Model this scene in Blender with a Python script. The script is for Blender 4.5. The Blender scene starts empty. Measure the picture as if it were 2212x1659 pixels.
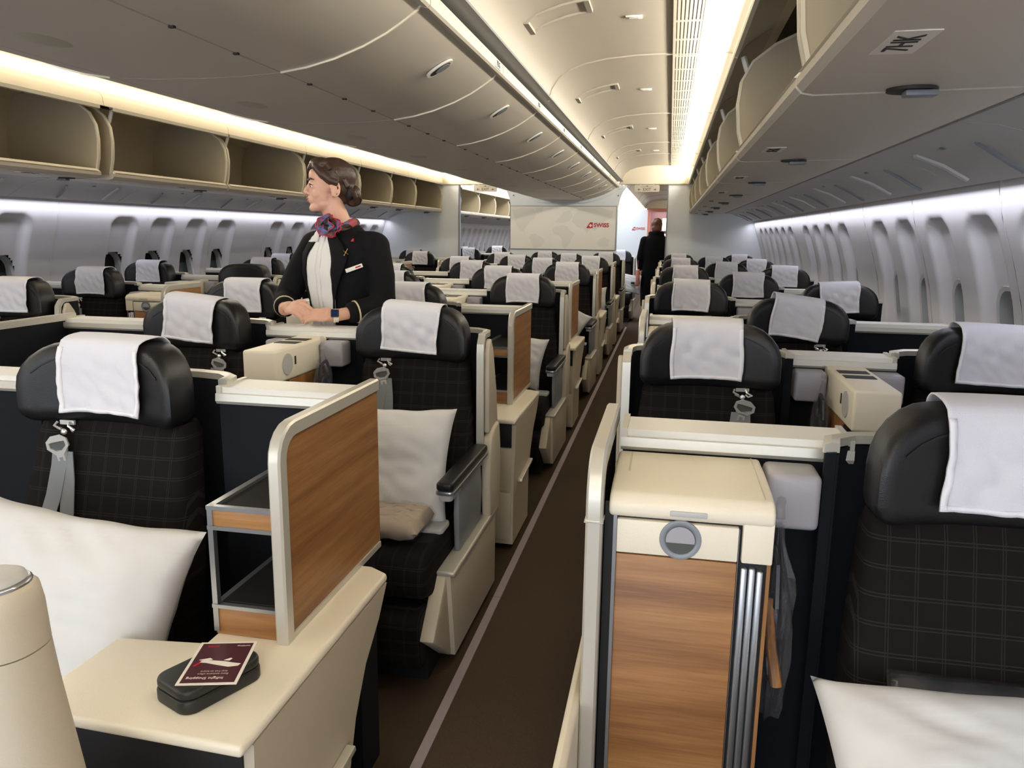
import bpy, bmesh, math, random
from mathutils import Vector, Matrix, Euler
random.seed(7)
PI = math.pi
sc = bpy.context.scene
COL = sc.collection

# ------------------------------------------------------------------ camera, world, light, exposure
cam_d = bpy.data.cameras.new('camera'); cam = bpy.data.objects.new('camera', cam_d); COL.objects.link(cam)
_fw = Vector((-0.19174733, 0.96238058, -0.19250088)); _rr = Vector((0.9801905, 0.19769384, 0.0119885)); _uu = Vector((-0.04959374, 0.18638877, 0.98122357))
cam.matrix_world = Matrix(((_rr.x, _uu.x, -_fw.x, 1.66), (_rr.y, _uu.y, -_fw.y, 0.0), (_rr.z, _uu.z, -_fw.z, 1.42), (0, 0, 0, 1)))
cam_d.sensor_fit = 'HORIZONTAL'; cam_d.sensor_width = 36; cam_d.lens = 1660 / 2212 * 36; cam_d.clip_start = 0.05
cam_d.dof.use_dof = False
sc.camera = cam
w = bpy.data.worlds.new('world'); sc.world = w; w.use_nodes = True
w.node_tree.nodes['Background'].inputs[0].default_value = (0.75, 0.8, 0.9, 1); w.node_tree.nodes['Background'].inputs[1].default_value = 2.2
sc.view_settings.view_transform = 'Standard'; sc.view_settings.look = 'None'; sc.view_settings.gamma = 1
sc.view_settings.use_curve_mapping = False; sc.view_settings.exposure = 1.12
WARM = (1.0, 0.92, 0.80); COOL = (0.88, 0.88, 1.0); NEUT = (1, 0.93, 0.84)
def area(name, loc, rot, sx, sy, energy, color, spread=PI):
    l = bpy.data.lights.new(name, 'AREA'); l.shape = 'RECTANGLE'; l.size = sx; l.size_y = sy; l.energy = energy; l.color = color; l.spread = spread
    o = bpy.data.objects.new(name, l); COL.objects.link(o); o.location = loc; o.rotation_euler = rot; return o
def aim(o, d):
    o.rotation_euler = Vector(d).to_track_quat('-Z', 'Y').to_euler()
# cove lamps above the open bins (both aisles), wall-wash lamps at the top of the side walls, aft cabin lamps
E_COVE, E_WASH, E_DOWN = 62, 11, 14
for x0, s in ((1.90, 1), (-1.90, -1)):
    l = area('cove_lamp', (x0, 4.55, 2.345), (0, 0, 0), 0.05, 15.0, E_COVE, WARM); l.rotation_euler = (PI, s * math.radians(-35), 0)
    l.rotation_euler = Matrix(((1,0,0),(0,1,0),(0,0,1))).to_euler()
    z = -Vector((-s * 0.93, 0, 0.36)).normalized(); y = Vector((0, 1, 0)); x = y.cross(z); l.rotation_euler = Matrix((x, y, z)).transposed().to_euler()
for x0, s in ((2.86, 1), (-2.86, -1)):
    l = area('wall_wash_lamp', (x0 - s * 0.045, 4.55, 1.60), (0, 0, 0), 0.03, 15.0, E_WASH, COOL)
    z = -Vector((s * 0.22, 0, -0.97)).normalized(); y = Vector((0, 1, 0)); x = y.cross(z); l.rotation_euler = Matrix((x, y, z)).transposed().to_euler()
# unseen fill lamps added behind the camera, then ceiling lamps of the aft cabin
area('cabin_fill_lamp', (1.30, -1.6, 2.42), (0, 0, 0), 0.5, 3.0, E_DOWN, NEUT)
area('cabin_fill_lamp', (-1.30, -1.6, 2.42), (0, 0, 0), 0.5, 3.0, E_DOWN, NEUT)
area('aft_cabin_lamp', (1.30, 17.0, 2.38), (0, 0, 0), 0.3, 8.0, 13, NEUT)
area('aft_cabin_lamp', (-1.60, 17.0, 2.38), (0, 0, 0), 0.3, 8.0, 32, NEUT)

# ------------------------------------------------------------------ materials
def srgb(r, g, b):
    f = lambda c: (c / 255 / 12.92) if c / 255 <= 0.04045 else ((c / 255 + 0.055) / 1.055) ** 2.4
    return (f(r), f(g), f(b), 1)
def mat(name, rgb, rough=0.5, metal=0.0, noise=0.03, nscale=60, bump=0.0, spec=0.5, coat=0.0):
    m = bpy.data.materials.new(name); m.use_nodes = True; nt = m.node_tree; b = nt.nodes['Principled BSDF']
    c = srgb(*rgb)
    b.inputs['Roughness'].default_value = rough; b.inputs['Metallic'].default_value = metal
    b.inputs['Specular IOR Level'].default_value = spec; b.inputs['Coat Weight'].default_value = coat
    tc = nt.nodes.new('ShaderNodeTexCoord'); n = nt.nodes.new('ShaderNodeTexNoise'); n.inputs['Scale'].default_value = nscale; n.inputs['Detail'].default_value = 3
    nt.links.new(tc.outputs['Object'], n.inputs['Vector'])
    mx = nt.nodes.new('ShaderNodeMix'); mx.data_type = 'RGBA'
    mx.inputs[6].default_value = tuple(v * (1 - noise) for v in c[:3]) + (1,); mx.inputs[7].default_value = tuple(min(1, v * (1 + noise)) for v in c[:3]) + (1,)
    nt.links.new(n.outputs['Fac'], mx.inputs[0]); nt.links.new(mx.outputs[2], b.inputs['Base Color'])
    if bump:
        bp = nt.nodes.new('ShaderNodeBump'); bp.inputs['Strength'].default_value = bump; bp.inputs['Distance'].default_value = 0.002
        nt.links.new(n.outputs['Fac'], bp.inputs['Height']); nt.links.new(bp.outputs[0], b.inputs['Normal'])
    return m
def wood_mat(name, ax):
    m = mat(name, (190, 134, 88), 0.42); nt = m.node_tree; b = nt.nodes['Principled BSDF']
    tc = nt.nodes.new('ShaderNodeTexCoord'); mp = nt.nodes.new('ShaderNodeMapping'); sc_ = [26, 26, 26]; sc_[ax] = 1.3; mp.inputs['Scale'].default_value = sc_
    n = nt.nodes.new('ShaderNodeTexNoise'); n.inputs['Scale'].default_value = 1.0; n.inputs['Detail'].default_value = 5; n.inputs['Roughness'].default_value = 0.6
    mp2 = nt.nodes.new('ShaderNodeMapping'); s2 = [300, 300, 300]; s2[ax] = 12; mp2.inputs['Scale'].default_value = s2
    n2 = nt.nodes.new('ShaderNodeTexNoise'); n2.inputs['Scale'].default_value = 1.0; n2.inputs['Detail'].default_value = 2
    nt.links.new(tc.outputs['Object'], mp.inputs[0]); nt.links.new(mp.outputs[0], n.inputs['Vector'])
    nt.links.new(tc.outputs['Object'], mp2.inputs[0]); nt.links.new(mp2.outputs[0], n2.inputs['Vector'])
    cr = nt.nodes.new('ShaderNodeValToRGB'); e = cr.color_ramp.elements; e[0].position = 0.3; e[0].color = srgb(124, 82, 44); e[1].position = 0.72; e[1].color = srgb(178, 133, 82)
    k = cr.color_ramp.elements.new(0.5); k.color = srgb(154, 108, 63)
    ad = nt.nodes.new('ShaderNodeMath'); ad.operation = 'MULTIPLY_ADD'; ad.inputs[1].default_value = 0.22; 
    sb = nt.nodes.new('ShaderNodeMath'); sb.operation = 'SUBTRACT'; sb.inputs[1].default_value = 0.11
    nt.links.new(n2.outputs['Fac'], ad.inputs[0]); nt.links.new(n.outputs['Fac'], sb.inputs[0]); nt.links.new(sb.outputs[0], ad.inputs[2])
    nt.links.new(ad.outputs[0], cr.inputs[0]); nt.links.new(cr.outputs[0], b.inputs['Base Color'])
    return m
def check_mat(name):
    m = mat(name, (38, 32, 30), 0.9, spec=0.15); nt = m.node_tree; b = nt.nodes['Principled BSDF']
    tc = nt.nodes.new('ShaderNodeTexCoord'); sp = nt.nodes.new('ShaderNodeSeparateXYZ'); nt.links.new(tc.outputs['Object'], sp.inputs[0])
    def line(src, per, off, wid):
        a = nt.nodes.new('ShaderNodeMath'); a.operation = 'MULTIPLY_ADD'; a.inputs[1].default_value = 1 / per; a.inputs[2].default_value = off; nt.links.new(src, a.inputs[0])
        f = nt.nodes.new('ShaderNodeMath'); f.operation = 'FRACT'; nt.links.new(a.outputs[0], f.inputs[0])
        c = nt.nodes.new('ShaderNodeMath'); c.operation = 'LESS_THAN'; c.inputs[1].default_value = wid; nt.links.new(f.outputs[0], c.inputs[0]); return c.outputs[0]
    ls = [line(sp.outputs[0], 0.044, 0.0, 0.035), line(sp.outputs[0], 0.044, 0.90, 0.035), line(sp.outputs[2], 0.046, 0.0, 0.045), line(sp.outputs[2], 0.046, 0.88, 0.045)]
    cur = ls[0]
    for l in ls[1:]:
        a = nt.nodes.new('ShaderNodeMath'); a.operation = 'MAXIMUM'; nt.links.new(cur, a.inputs[0]); nt.links.new(l, a.inputs[1]); cur = a.outputs[0]
    mx = nt.nodes.new('ShaderNodeMix'); mx.data_type = 'RGBA'; mx.inputs[6].default_value = srgb(25, 21, 20); mx.inputs[7].default_value = srgb(43, 39, 39)
    nt.links.new(cur, mx.inputs[0]); nt.links.new(mx.outputs[2], b.inputs['Base Color']); return m
def emit(name, rgb, strength):
    m = bpy.data.materials.new(name); m.use_nodes = True; nt = m.node_tree; nt.nodes.remove(nt.nodes['Principled BSDF'])
    e = nt.nodes.new('ShaderNodeEmission'); e.inputs[0].default_value = (*rgb, 1); e.inputs[1].default_value = strength
    nt.links.new(e.outputs[0], nt.nodes['Material Output'].inputs[0]); return m
def plastic_mat(name, tint=(1, 1, 1), tr=0.75):
    m = mat(name, (120, 120, 122), 0.12, noise=0.1, nscale=25, bump=0.9, spec=0.8); nt = m.node_tree
    b = nt.nodes['Principled BSDF']; t = nt.nodes.new('ShaderNodeBsdfTransparent'); t.inputs[0].default_value = (*tint, 1)
    mx = nt.nodes.new('ShaderNodeMixShader'); mx.inputs[0].default_value = 1 - tr
    nt.links.new(t.outputs[0], mx.inputs[1]); nt.links.new(b.outputs[0], mx.inputs[2]); nt.links.new(mx.outputs[0], nt.nodes['Material Output'].inputs[0]); return m
M = {}
M['cream'] = mat('cream_plastic', (238, 230, 208), 0.45, bump=0.15, nscale=400)
M['beige'] = mat('beige_plastic', (200, 190, 168), 0.5, bump=0.15, nscale=400)
M['white'] = mat('white_plastic', (228, 228, 220), 0.4, bump=0.1, nscale=400)
M['ceil'] = mat('ceiling_laminate', (186, 178, 162), 0.5, nscale=20, noise=0.015)
M['bin'] = mat('bin_laminate', (214, 206, 190), 0.42, nscale=20, noise=0.015)
M['binin'] = mat('bin_interior', (196, 184, 156), 0.6, nscale=20, noise=0.02)
M['wall'] = mat('wall_laminate', (226, 224, 226), 0.5, nscale=15, noise=0.01)
M['bulk'] = mat('bulkhead_laminate', (236, 241, 243), 0.45, nscale=15, noise=0.01)
M['grey'] = mat('grey_panel', (190, 190, 186), 0.5, nscale=20, noise=0.02)
M['pod'] = mat('grey_pod_plastic', (168, 166, 172), 0.35, nscale=200, bump=0.1)
M['silver'] = mat('satin_silver', (206, 203, 190), 0.34, metal=0.35, nscale=300, noise=0.02)
M['silver2'] = mat('brushed_aluminium', (186, 190, 194), 0.3, metal=0.9, nscale=300, noise=0.02)
M['chrome'] = mat('chrome', (240, 240, 236), 0.18, metal=0.6, noise=0.0)
M['fpull'] = mat('blue_grey_plastic', (138, 144, 150), 0.35, noise=0.02)
M['wellgrey'] = mat('dark_grey_plastic', (84, 88, 84), 0.3, noise=0.02)  # darker grey for the pull well and belt loop
M['steelgrey'] = mat('steel_grey_plastic', (128, 132, 136), 0.4, nscale=200, noise=0.03)
M['leather'] = mat('black_leather', (21, 21, 22), 0.40, nscale=500, noise=0.15, bump=0.25, spec=0.45)
M['fabric'] = check_mat('brown_black_check_fabric')
M['navy'] = mat('dark_navy_panel_fabric', (17, 21, 27), 0.75, nscale=600, noise=0.2, bump=0.2, spec=0.25)
M['black'] = mat('black_plastic', (14, 14, 15), 0.6, noise=0.1)
M['cloth'] = mat('white_headrest_cloth', (226, 226, 232), 0.9, nscale=900, noise=0.06, bump=0.5, spec=0.1)
M['hem'] = mat('white_hem_cloth', (240, 240, 244), 0.9, nscale=900, noise=0.04, bump=0.4, spec=0.1)
M['pillow'] = mat('white_pillow_cotton', (216, 216, 214), 0.9, nscale=30, noise=0.02, bump=0.0, spec=0.1)
M['belt'] = mat('grey_webbing', (122, 126, 128), 0.7, nscale=700, noise=0.1, bump=0.3)
M['carpet'] = mat('dark_brown_carpet', (86, 74, 62), 0.95, nscale=350, noise=0.35, bump=1.0, spec=0.05)
M['carpet2'] = mat('brown_floor_edge', (72, 61, 50), 0.9, nscale=350, noise=0.25, bump=0.6, spec=0.05)
M['strip'] = mat('lilac_floor_path_strip', (164, 152, 158), 0.45, nscale=40, noise=0.06)
M['woodY'] = wood_mat('walnut_laminate_along', 1); M['woodX'] = wood_mat('walnut_laminate_across', 0); M['woodZ'] = wood_mat('walnut_laminate_upright', 2)
M['red'] = mat('red_print', (190, 22, 44), 0.5, noise=0.0)
M['ink'] = mat('dark_ink', (52, 46, 44), 0.6, noise=0.0)
M['map'] = mat('map_panel', (236, 234, 224), 0.4, nscale=6, noise=0.015)
M['mapland'] = mat('map_land_print', (226, 225, 215), 0.4, noise=0.0)
M['sign'] = mat('sign_plate', (196, 190, 170), 0.4, noise=0.02)
M['signink'] = mat('sign_ink', (112, 92, 76), 0.5, noise=0.0)
M['glass'] = mat('dim_window_pane', (44, 60, 64), 0.12, noise=0.15, nscale=6, spec=0.6)
M['shade'] = mat('window_lip', (206, 208, 206), 0.4, noise=0.01)
M['maroon'] = mat('maroon_print', (78, 36, 44), 0.35, noise=0.05, nscale=10)
M['paper'] = mat('white_card', (240, 234, 222), 0.4, noise=0.0)
M['pink'] = mat('salmon_panel', (226, 150, 128), 0.5, noise=0.02)
M['case'] = mat('black_case_shell', (30, 31, 28), 0.45, nscale=400, noise=0.1, bump=0.2)
M['blanket'] = mat('beige_blanket', (200, 184, 164), 0.9, nscale=40, noise=0.1, bump=0.6)
M['film'] = plastic_mat('clear_plastic_film', tr=0.84)
M['darkbag'] = mat('dark_headset_pouch', (28, 30, 38), 0.35, noise=0.2, nscale=30, bump=0.5)
M['glow'] = emit('lamp_diffuser', WARM, 2.6)
M['glow2'] = emit('cool_lamp_diffuser', (0.95, 0.95, 1), 1.3)
M['skin'] = mat('skin', (222, 174, 150), 0.5, nscale=30, noise=0.04, spec=0.35)
M['skin'].node_tree.nodes['Principled BSDF'].inputs['Subsurface Weight'].default_value = 0.08
M['skin'].node_tree.nodes['Principled BSDF'].inputs['Subsurface Radius'].default_value = (0.01, 0.004, 0.002)
M['hair'] = mat('brown_hair', (66, 46, 34), 0.45, nscale=90, noise=0.45, bump=0.6)
M['hair2'] = mat('auburn_hair', (112, 70, 40), 0.5, nscale=90, noise=0.4, bump=0.6)
M['suit'] = mat('black_suit_wool', (17, 17, 19), 0.85, nscale=500, noise=0.2, bump=0.3, spec=0.2)
M['coat'] = mat('black_coat_wool', (11, 11, 12), 0.9, nscale=300, noise=0.2, bump=0.5, spec=0.15)
M['shirt'] = mat('white_shirt', (232, 230, 224), 0.8, nscale=20, noise=0.02, spec=0.15)
M['lips'] = mat('lips', (186, 96, 90), 0.4, noise=0.03)
M['eye'] = mat('eye_white', (220, 214, 206), 0.2, noise=0.0); M['iris'] = mat('iris', (60, 44, 36), 0.15, noise=0.0)
M['gold'] = mat('gold', (214, 178, 110), 0.3, metal=0.9, noise=0.0)
M['braid'] = mat('cuff_braid', (214, 196, 158), 0.6, noise=0.05)
M['watchglass'] = mat('watch_face', (28, 40, 82), 0.15, noise=0.6, nscale=250)
def scarf_mat():
    m = mat('patterned_scarf', (120, 60, 70), 0.6); nt = m.node_tree; b = nt.nodes['Principled BSDF']
    tc = nt.nodes.new('ShaderNodeTexCoord'); v = nt.nodes.new('ShaderNodeTexVoronoi'); v.inputs['Scale'].default_value = 26
    nt.links.new(tc.outputs['Object'], v.inputs['Vector'])
    cr = nt.nodes.new('ShaderNodeValToRGB'); cr.color_ramp.interpolation = 'CONSTANT'; e = cr.color_ramp.elements
    e[0].position = 0; e[0].color = srgb(104, 118, 166); e[1].position = 0.34; e[1].color = srgb(104, 78, 66)
    k = e.new(0.62); k.color = srgb(40, 20, 24); k = e.new(0.74); k.color = srgb(168, 78, 82)
    sx = nt.nodes.new('ShaderNodeSeparateColor'); nt.links.new(v.outputs['Color'], sx.inputs[0]); nt.links.new(sx.outputs[0], cr.inputs[0]); nt.links.new(cr.outputs[0], b.inputs['Base Color']); return m
M['scarf'] = scarf_mat(); M['scarfedge'] = mat('scarf_red_edge', (206, 50, 78), 0.6, noise=0.0)

# ------------------------------------------------------------------ mesh builder
class MB:
    def __init__(s): s.v = []; s.f = []
    def add(s, vs, fs):
        n = len(s.v); s.v += [tuple(v) for v in vs]; s.f += [tuple(i + n for i in f) for f in fs]; return s
    def box(s, x0, x1, y0, y1, z0, z1):
        vs = [(x, y, z) for z in (z0, z1) for x, y in ((x0, y0), (x1, y0), (x1, y1), (x0, y1))]
        return s.add(vs, [(3, 2, 1, 0), (4, 5, 6, 7), (0, 1, 5, 4), (1, 2, 6, 5), (2, 3, 7, 6), (3, 0, 4, 7)])
    def prism(s, poly, ax, a, b):       # poly in the two other axes (in order x,y,z without ax)
        def P(p, t):
            l = [p[0], p[1]]; l.insert(ax, t); return tuple(l)
        n = len(poly); vs = [P(p, a) for p in poly] + [P(p, b) for p in poly]
        return s.add(vs, [tuple(range(n))[::-1], tuple(range(n, 2 * n))] + [(i, (i + 1) % n, n + (i + 1) % n, n + i) for i in range(n)])
    def loft(s, rings, closed=True, caps=True):
        n = len(rings[0]); vs = [p for r in rings for p in r]; fs = []
        for k in range(len(rings) - 1):
            for i in range(n if closed else n - 1):
                j = (i + 1) % n; fs.append((k * n + i, k * n + j, (k + 1) * n + j, (k + 1) * n + i))
        if caps and closed: fs += [tuple(range(n))[::-1], tuple(range((len(rings) - 1) * n, len(rings) * n))]
        return s.add(vs, fs)
    def sweep(s, path, prof, nrm, closed=False):  # planar path; prof points (a along nrm, b along t x nrm)
        path = [Vector(p) for p in path]; nrm = Vector(nrm).normalized(); rings = []; n = len(path)
        for i, p in enumerate(path):
            t0 = (p - path[i - 1]).normalized() if (i > 0 or closed) else None
            t1 = (path[(i + 1) % n] - p).normalized() if (i < n - 1 or closed) else None
            t = ((t0 or t1) + (t1 or t0)).normalized(); k = 1 / max(0.5, t.dot(t1 or t0)); b = t.cross(nrm) * k
            rings.append([p + nrm * a + b * c for a, c in prof])
        if closed: rings.append(rings[0])
        return s.loft(rings, True, not closed)
    def tube(s, path, r, seg=8):
        path = [Vector(p) for p in path]; rings = []; up = None
        for i, p in enumerate(path):
            t = (path[min(i + 1, len(path) - 1)] - path[max(i - 1, 0)]).normalized()
            if up is None: up = t.orthogonal().normalized()
            up = (up - t * up.dot(t)).normalized(); b = t.cross(up); rr = r[i] if isinstance(r, (list, tuple)) else r
            rings.append([p + (up * math.cos(a) + b * math.sin(a)) * rr for a in [2 * PI * k / seg for k in range(seg)]])
        return s.loft(rings)
    def ell(s, c, r, seg=16, rings=10, rot=None):
        vs = []; fs = []
        for i in range(rings + 1):
            a = PI * i / rings
            for j in range(seg):
                b = 2 * PI * j / seg; p = Vector((r[0] * math.sin(a) * math.cos(b), r[1] * math.sin(a) * math.sin(b), r[2] * math.cos(a)))
                if rot: p = rot @ p
                vs.append(p + Vector(c))
        for i in range(rings):
            for j in range(seg): k = (j + 1) % seg; fs.append((i * seg + j, (i + 1) * seg + j, (i + 1) * seg + k, i * seg + k))
        return s.add(vs, fs)
    def disc(s, c, r, ax, t, seg=24, sx=1, sy=1):
        return s.prism([((c[(ax + 1) % 3] if ax != 1 else c[0]) + sx * r * math.cos(2 * PI * k / seg), (c[(ax + 2) % 3] if ax != 1 else c[2]) + sy * r * math.sin(2 * PI * k / seg)) for k in range(seg)], ax, c[ax], c[ax] + t)
    def grid(s, P, nu, nv):
        vs = [P(i / nu, j / nv) for j in range(nv + 1) for i in range(nu + 1)]
        return s.add(vs, [(j * (nu + 1) + i, j * (nu + 1) + i + 1, (j + 1) * (nu + 1) + i + 1, (j + 1) * (nu + 1) + i) for j in range(nv) for i in range(nu)])
    def xf(s, mtx): s.v = [tuple(mtx @ Vector(v)) for v in s.v]; return s
    def mirror(s): s.v = [(-x, y, z) for x, y, z in s.v]; s.f = [f[::-1] for f in s.f]; return s
    def build(s, name, m, parent=None, loc=None, smooth=0.6, bev=0, mods=(), merge=True):
        me = bpy.data.meshes.new(name); me.from_pydata(s.v, [], s.f); me.materials.append(M[m] if isinstance(m, str) else m)
        bm = bmesh.new(); bm.from_mesh(me)
        if merge: bmesh.ops.remove_doubles(bm, verts=bm.verts, dist=1e-5)
        bmesh.ops.recalc_face_normals(bm, faces=bm.faces)
        if bev:
            es = [e for e in bm.edges if len(e.link_faces) == 2 and e.calc_face_angle(0) > 0.5]
            bmesh.ops.bevel(bm, geom=es, offset=bev, segments=3 if bev > 0.006 else 2, profile=0.5, affect='EDGES', clamp_overlap=True)
        if smooth:
            for f in bm.faces: f.smooth = True
            for e in bm.edges:
                if len(e.link_faces) == 2 and e.calc_face_angle(0) > smooth: e.smooth = False
        bm.to_mesh(me); bm.free()
        o = bpy.data.objects.new(name, me); COL.objects.link(o)
        if parent: o.parent = parent
        if loc: o.location = loc
        return o
def tag(o, label=None, cat=None, group=None, kind=None):
    for k, v in (('label', label), ('category', cat), ('group', group), ('kind', kind)):
        if v: o[k] = v
    return o
def thing(name, label, cat, loc=(0, 0, 0), rotz=0, group=None):
    o = bpy.data.objects.new(name, None); COL.objects.link(o); o.location = loc; o.rotation_euler = (0, 0, rotz); o.empty_display_size = 0.1
    return tag(o, label, cat, group)
def st(o): o['kind'] = 'structure'; return o
def dup(src, loc, label=None, group=None, rotz=None, mesh=None):
    def cp(o, par):
        c = o.copy(); COL.objects.link(c)
        if par: c.parent = par
        for ch in o.children: cp(ch, c)
        return c
    r = cp(src, None); r.location = loc
    if rotz is not None: r.rotation_euler = (0, 0, rotz)
    if label: r['label'] = label
    if group: r['group'] = group
    return r
def text(name, body, size, mtx, m, parent=None, ext=0.0006, offset=0.0, shear=0, sx=1.0, align='CENTER'):
    c = bpy.data.curves.new(name, 'FONT'); c.body = body; c.size = size; c.extrude = ext; c.offset = offset; c.shear = shear; c.align_x = align; c.align_y = 'CENTER'; c.resolution_u = 3
    tmp = bpy.data.objects.new('tmp', c); COL.objects.link(tmp); dg = bpy.context.evaluated_depsgraph_get(); me = bpy.data.meshes.new_from_object(tmp.evaluated_get(dg))
    bpy.data.objects.remove(tmp); me.name = name
    me.transform(mtx @ Matrix.Diagonal((sx, 1, 1, 1))); me.materials.clear(); me.materials.append(M[m])
    o = bpy.data.objects.new(name, me); COL.objects.link(o)
    if parent: o.parent = parent
    return o
def facing_minus_y(loc, flip=False):   # lettering upright, read by someone looking along +Y
    return Matrix.Translation(loc) @ Matrix.Rotation(PI / 2, 4, 'X')
def bez(p0, p1, p2, p3, n):
    out = []
    for i in range(n + 1):
        t = i / n; out.append(tuple((1 - t) ** 3 * a + 3 * (1 - t) ** 2 * t * b + 3 * (1 - t) * t * t * c + t ** 3 * d for a, b, c, d in zip(p0, p1, p2, p3)))
    return out
def rrect(x0, x1, z0, z1, r, n=5, rb=None):
    rb = r if rb is None else rb; pts = []
    for cx, cz, a0, q in ((x1 - r, z1 - r, 0, r), (x0 + r, z1 - r, 90, r), (x0 + rb, z0 + rb, 180, rb), (x1 - rb, z0 + rb, 270, rb)):
        for k in range(n + 1):
            a = math.radians(a0 + 90 * k / n); pts.append((cx + q * math.cos(a), cz + q * math.sin(a)))
    return pts
def smoothstep(a, b, x):
    t = max(0, min(1, (x - a) / (b - a))); return t * t * (3 - 2 * t)

# ------------------------------------------------------------------ the cabin shell
Y0, Y1, Y2 = -4.0, 12.1, 24.0
fl = st(MB().box(-3.1, 3.1, Y0, 28, -0.05, 0).build('floor', 'carpet2', smooth=0))
for xs, nm in ((0, 'right'), (1, 'left')):
    s = -1 if xs else 1
    c = MB(); a, b = sorted((s * 1.075, s * 1.52)); c.box(a, b, Y0, 24, 0, 0.004); c.build('aisle_carpet', 'carpet', fl, smooth=0)
    ys = -3.9
    while ys < 12.0:                                       # floor path strip in lengths
        c = MB(); a, b = sorted((s * 1.045, s * 1.075)); c.box(a, b, ys, min(ys + 1.66, 12.05), 0, 0.007); c.build('path_strip', 'strip', fl, smooth=0); ys += 1.665
    c = MB(); a, b = sorted((s * 0.995, s * 1.045)); c.box(a, b, Y0, 24, 0, 0.004); c.build('seat_track_cover', 'carpet2', fl, smooth=0)

# side walls ------------------------------------------------------
WP = [(1.72, 2.868), (1.60, 2.878), (1.50, 2.90), (1.31, 2.965), (1.17, 3.005), (0.95, 3.045), (0.60, 3.055), (0.30, 3.02), (0.0, 2.93)]
def xw(z):
    for (za, xa), (zb, xb) in zip(WP, WP[1:]):
        if zb <= z <= za: return xa + (xb - xa) * (za - z) / (za - zb)
    return 2.868 if z > 1.6 else 2.93
def wall(side, nm, wins, seams, yend):
    s = side; W = thing('wall_' + nm, None, None); W['kind'] = 'structure'
    for ya, yb in zip(seams, seams[1:]):
        near = yb > 1.5
        ws = [y for y in wins if ya - 0.2 < y < yb + 0.2]
        dy = 0.02 if near and ws else 0.25
        ny = max(1, int((yb - ya) / dy)); zs = []
        z = 1.70
        while z > 0.0: zs.append(z); z -= 0.02 if (near and ws and z > 0.75) else 0.12
        zs.append(0.0)
        m = MB(); g = 0.004
        vs = []; fs = []
        for z in zs:
            for i in range(ny + 1):
                y = ya + g + (yb - ya - 2 * g) * i / ny; d = 0
                for yc in ws:
                    u = abs(y - yc); hw = 0.168
                    top = 1.520; r = 0.10
                    # distance to arch outline (rounded top), negative inside
                    qx = u - (hw - r); qz = z - (top - r)
                    dd = max(u - hw, z - top) if (qx <= 0 or qz <= 0) else math.hypot(qx, qz) - r
                    dd = max(dd, 0.70 - z)
                    d = max(d, 0.062 * smoothstep(0.0, 0.042, -dd) if z > 1.25 else 0.062 * smoothstep(0.0, 0.042, -dd))
                edge = min(y - ya, yb - y); 
                vs.append((s * (xw(z) + d - 0.004 * (1 - smoothstep(0, 0.012, edge))), y, z))
        n = ny + 1
        for j in range(len(zs) - 1):
            for i in range(ny):
                yy = (vs[j * n + i][1] + vs[j * n + i + 1][1]) / 2; zz = (zs[j] + zs[j + 1]) / 2
                if any(math.hypot(max(abs(yy - yc) - 0.030, 0), max(abs(zz - 1.045) - 0.083, 0)) < 0.088 for yc in ws): continue
                f = (j * n + i, j * n + i + 1, (j + 1) * n + i + 1, (j + 1) * n + i); fs.append(f if s < 0 else f[::-1])
        m.add(vs, fs); o = m.build('wall_panel', 'wall', W, merge=False, smooth=1.2)
        # bright seam bead between panels
        b = MB(); b.grid(lambda u, v: (s * (xw(1.66 - 1.66 * v) - 0.004), yb - 0.006 + 0.012 * u, 1.66 - 1.66 * v), 1, 16); b.build('panel_seam', 'white', W, merge=False)
    k = 0
    base = MB().box(*sorted((s * 2.95, s * 2.99)), Y0, yend, 0, 0.12); st(base.build('baseboard_' + nm, 'grey', smooth=0))
    return W
WR = [1.95, 2.48, 3.02, 3.55, 4.09, 4.62, 5.14, 6.17, 6.70, 7.23, 7.76, 8.72, 9.26, 9.80, 10.33, 10.87, 11.4]
WL = [3.7, 4.77, 5.93, 6.45, 6.97, 7.50, 8.59, 9.12, 9.65, 10.18, 11.2, 11.7]
AFT = [13.4 + 0.533 * k for k in range(19)]
wall(1, 'right', WR + AFT, [-4, -1.1, 0, 1.13, 2.21, 3.30, 4.39, 5.44, 6.50, 7.55, 8.45, 9.53, 10.6, 11.66, 12.1, 13.1] + [14.17 + 1.066 * k for k in range(10)], 24)
wall(-1, 'left', WL + AFT, [-4, -1, 1.0, 3.0, 4.07, 5.16, 6.21, 7.26, 8.33, 9.39, 10.46, 11.5, 12.1, 13.1] + [14.17 + 1.066 * k for k in range(10)], 24)
# windows: lip, reveal tube, pane
def window_proto():
    r = MB(); outer = rrect(-0.135, 0.135, -0.19, 0.19, 0.10, 7); inner = rrect(-0.112, 0.112, -0.165, 0.165, 0.085, 7)
    ring0 = [(0.0, a, b) for a, b in outer]; ring1 = [(-0.010, a * 0.97, b * 0.97) for a, b in outer]; ring2 = [(-0.006, a, b) for a, b in inner]; ring3 = [(0.05, a, b) for a, b in inner]
    r.loft([ring0, ring1, ring2, ring3], True, False); f = r.build('window_frame', 'shade', smooth=0.7)
    p = MB(); p.prism([(a, b) for a, b in rrect(-0.115, 0.115, -0.168, 0.168, 0.088, 7)], 0, 0.046, 0.052); q = p.build('pane', 'glass', f, smooth=0)
    return f
wf = window_proto(); n = 0
root0 = wf
for s, L in ((1, WR + AFT), (-1, WL + AFT)):
    for y in L:
        n += 1
        f = wf.copy(); COL.objects.link(f); f.name = 'window_%d' % n; st(f)
        for ch in wf.children: c = ch.copy(); COL.objects.link(c); c.parent = f
        f.location = (s * (xw(1.045) + 0.058), y, 1.045); f.rotation_euler = (0, math.radians(-9), 0) if s > 0 else (0, math.radians(9), PI)
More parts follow.
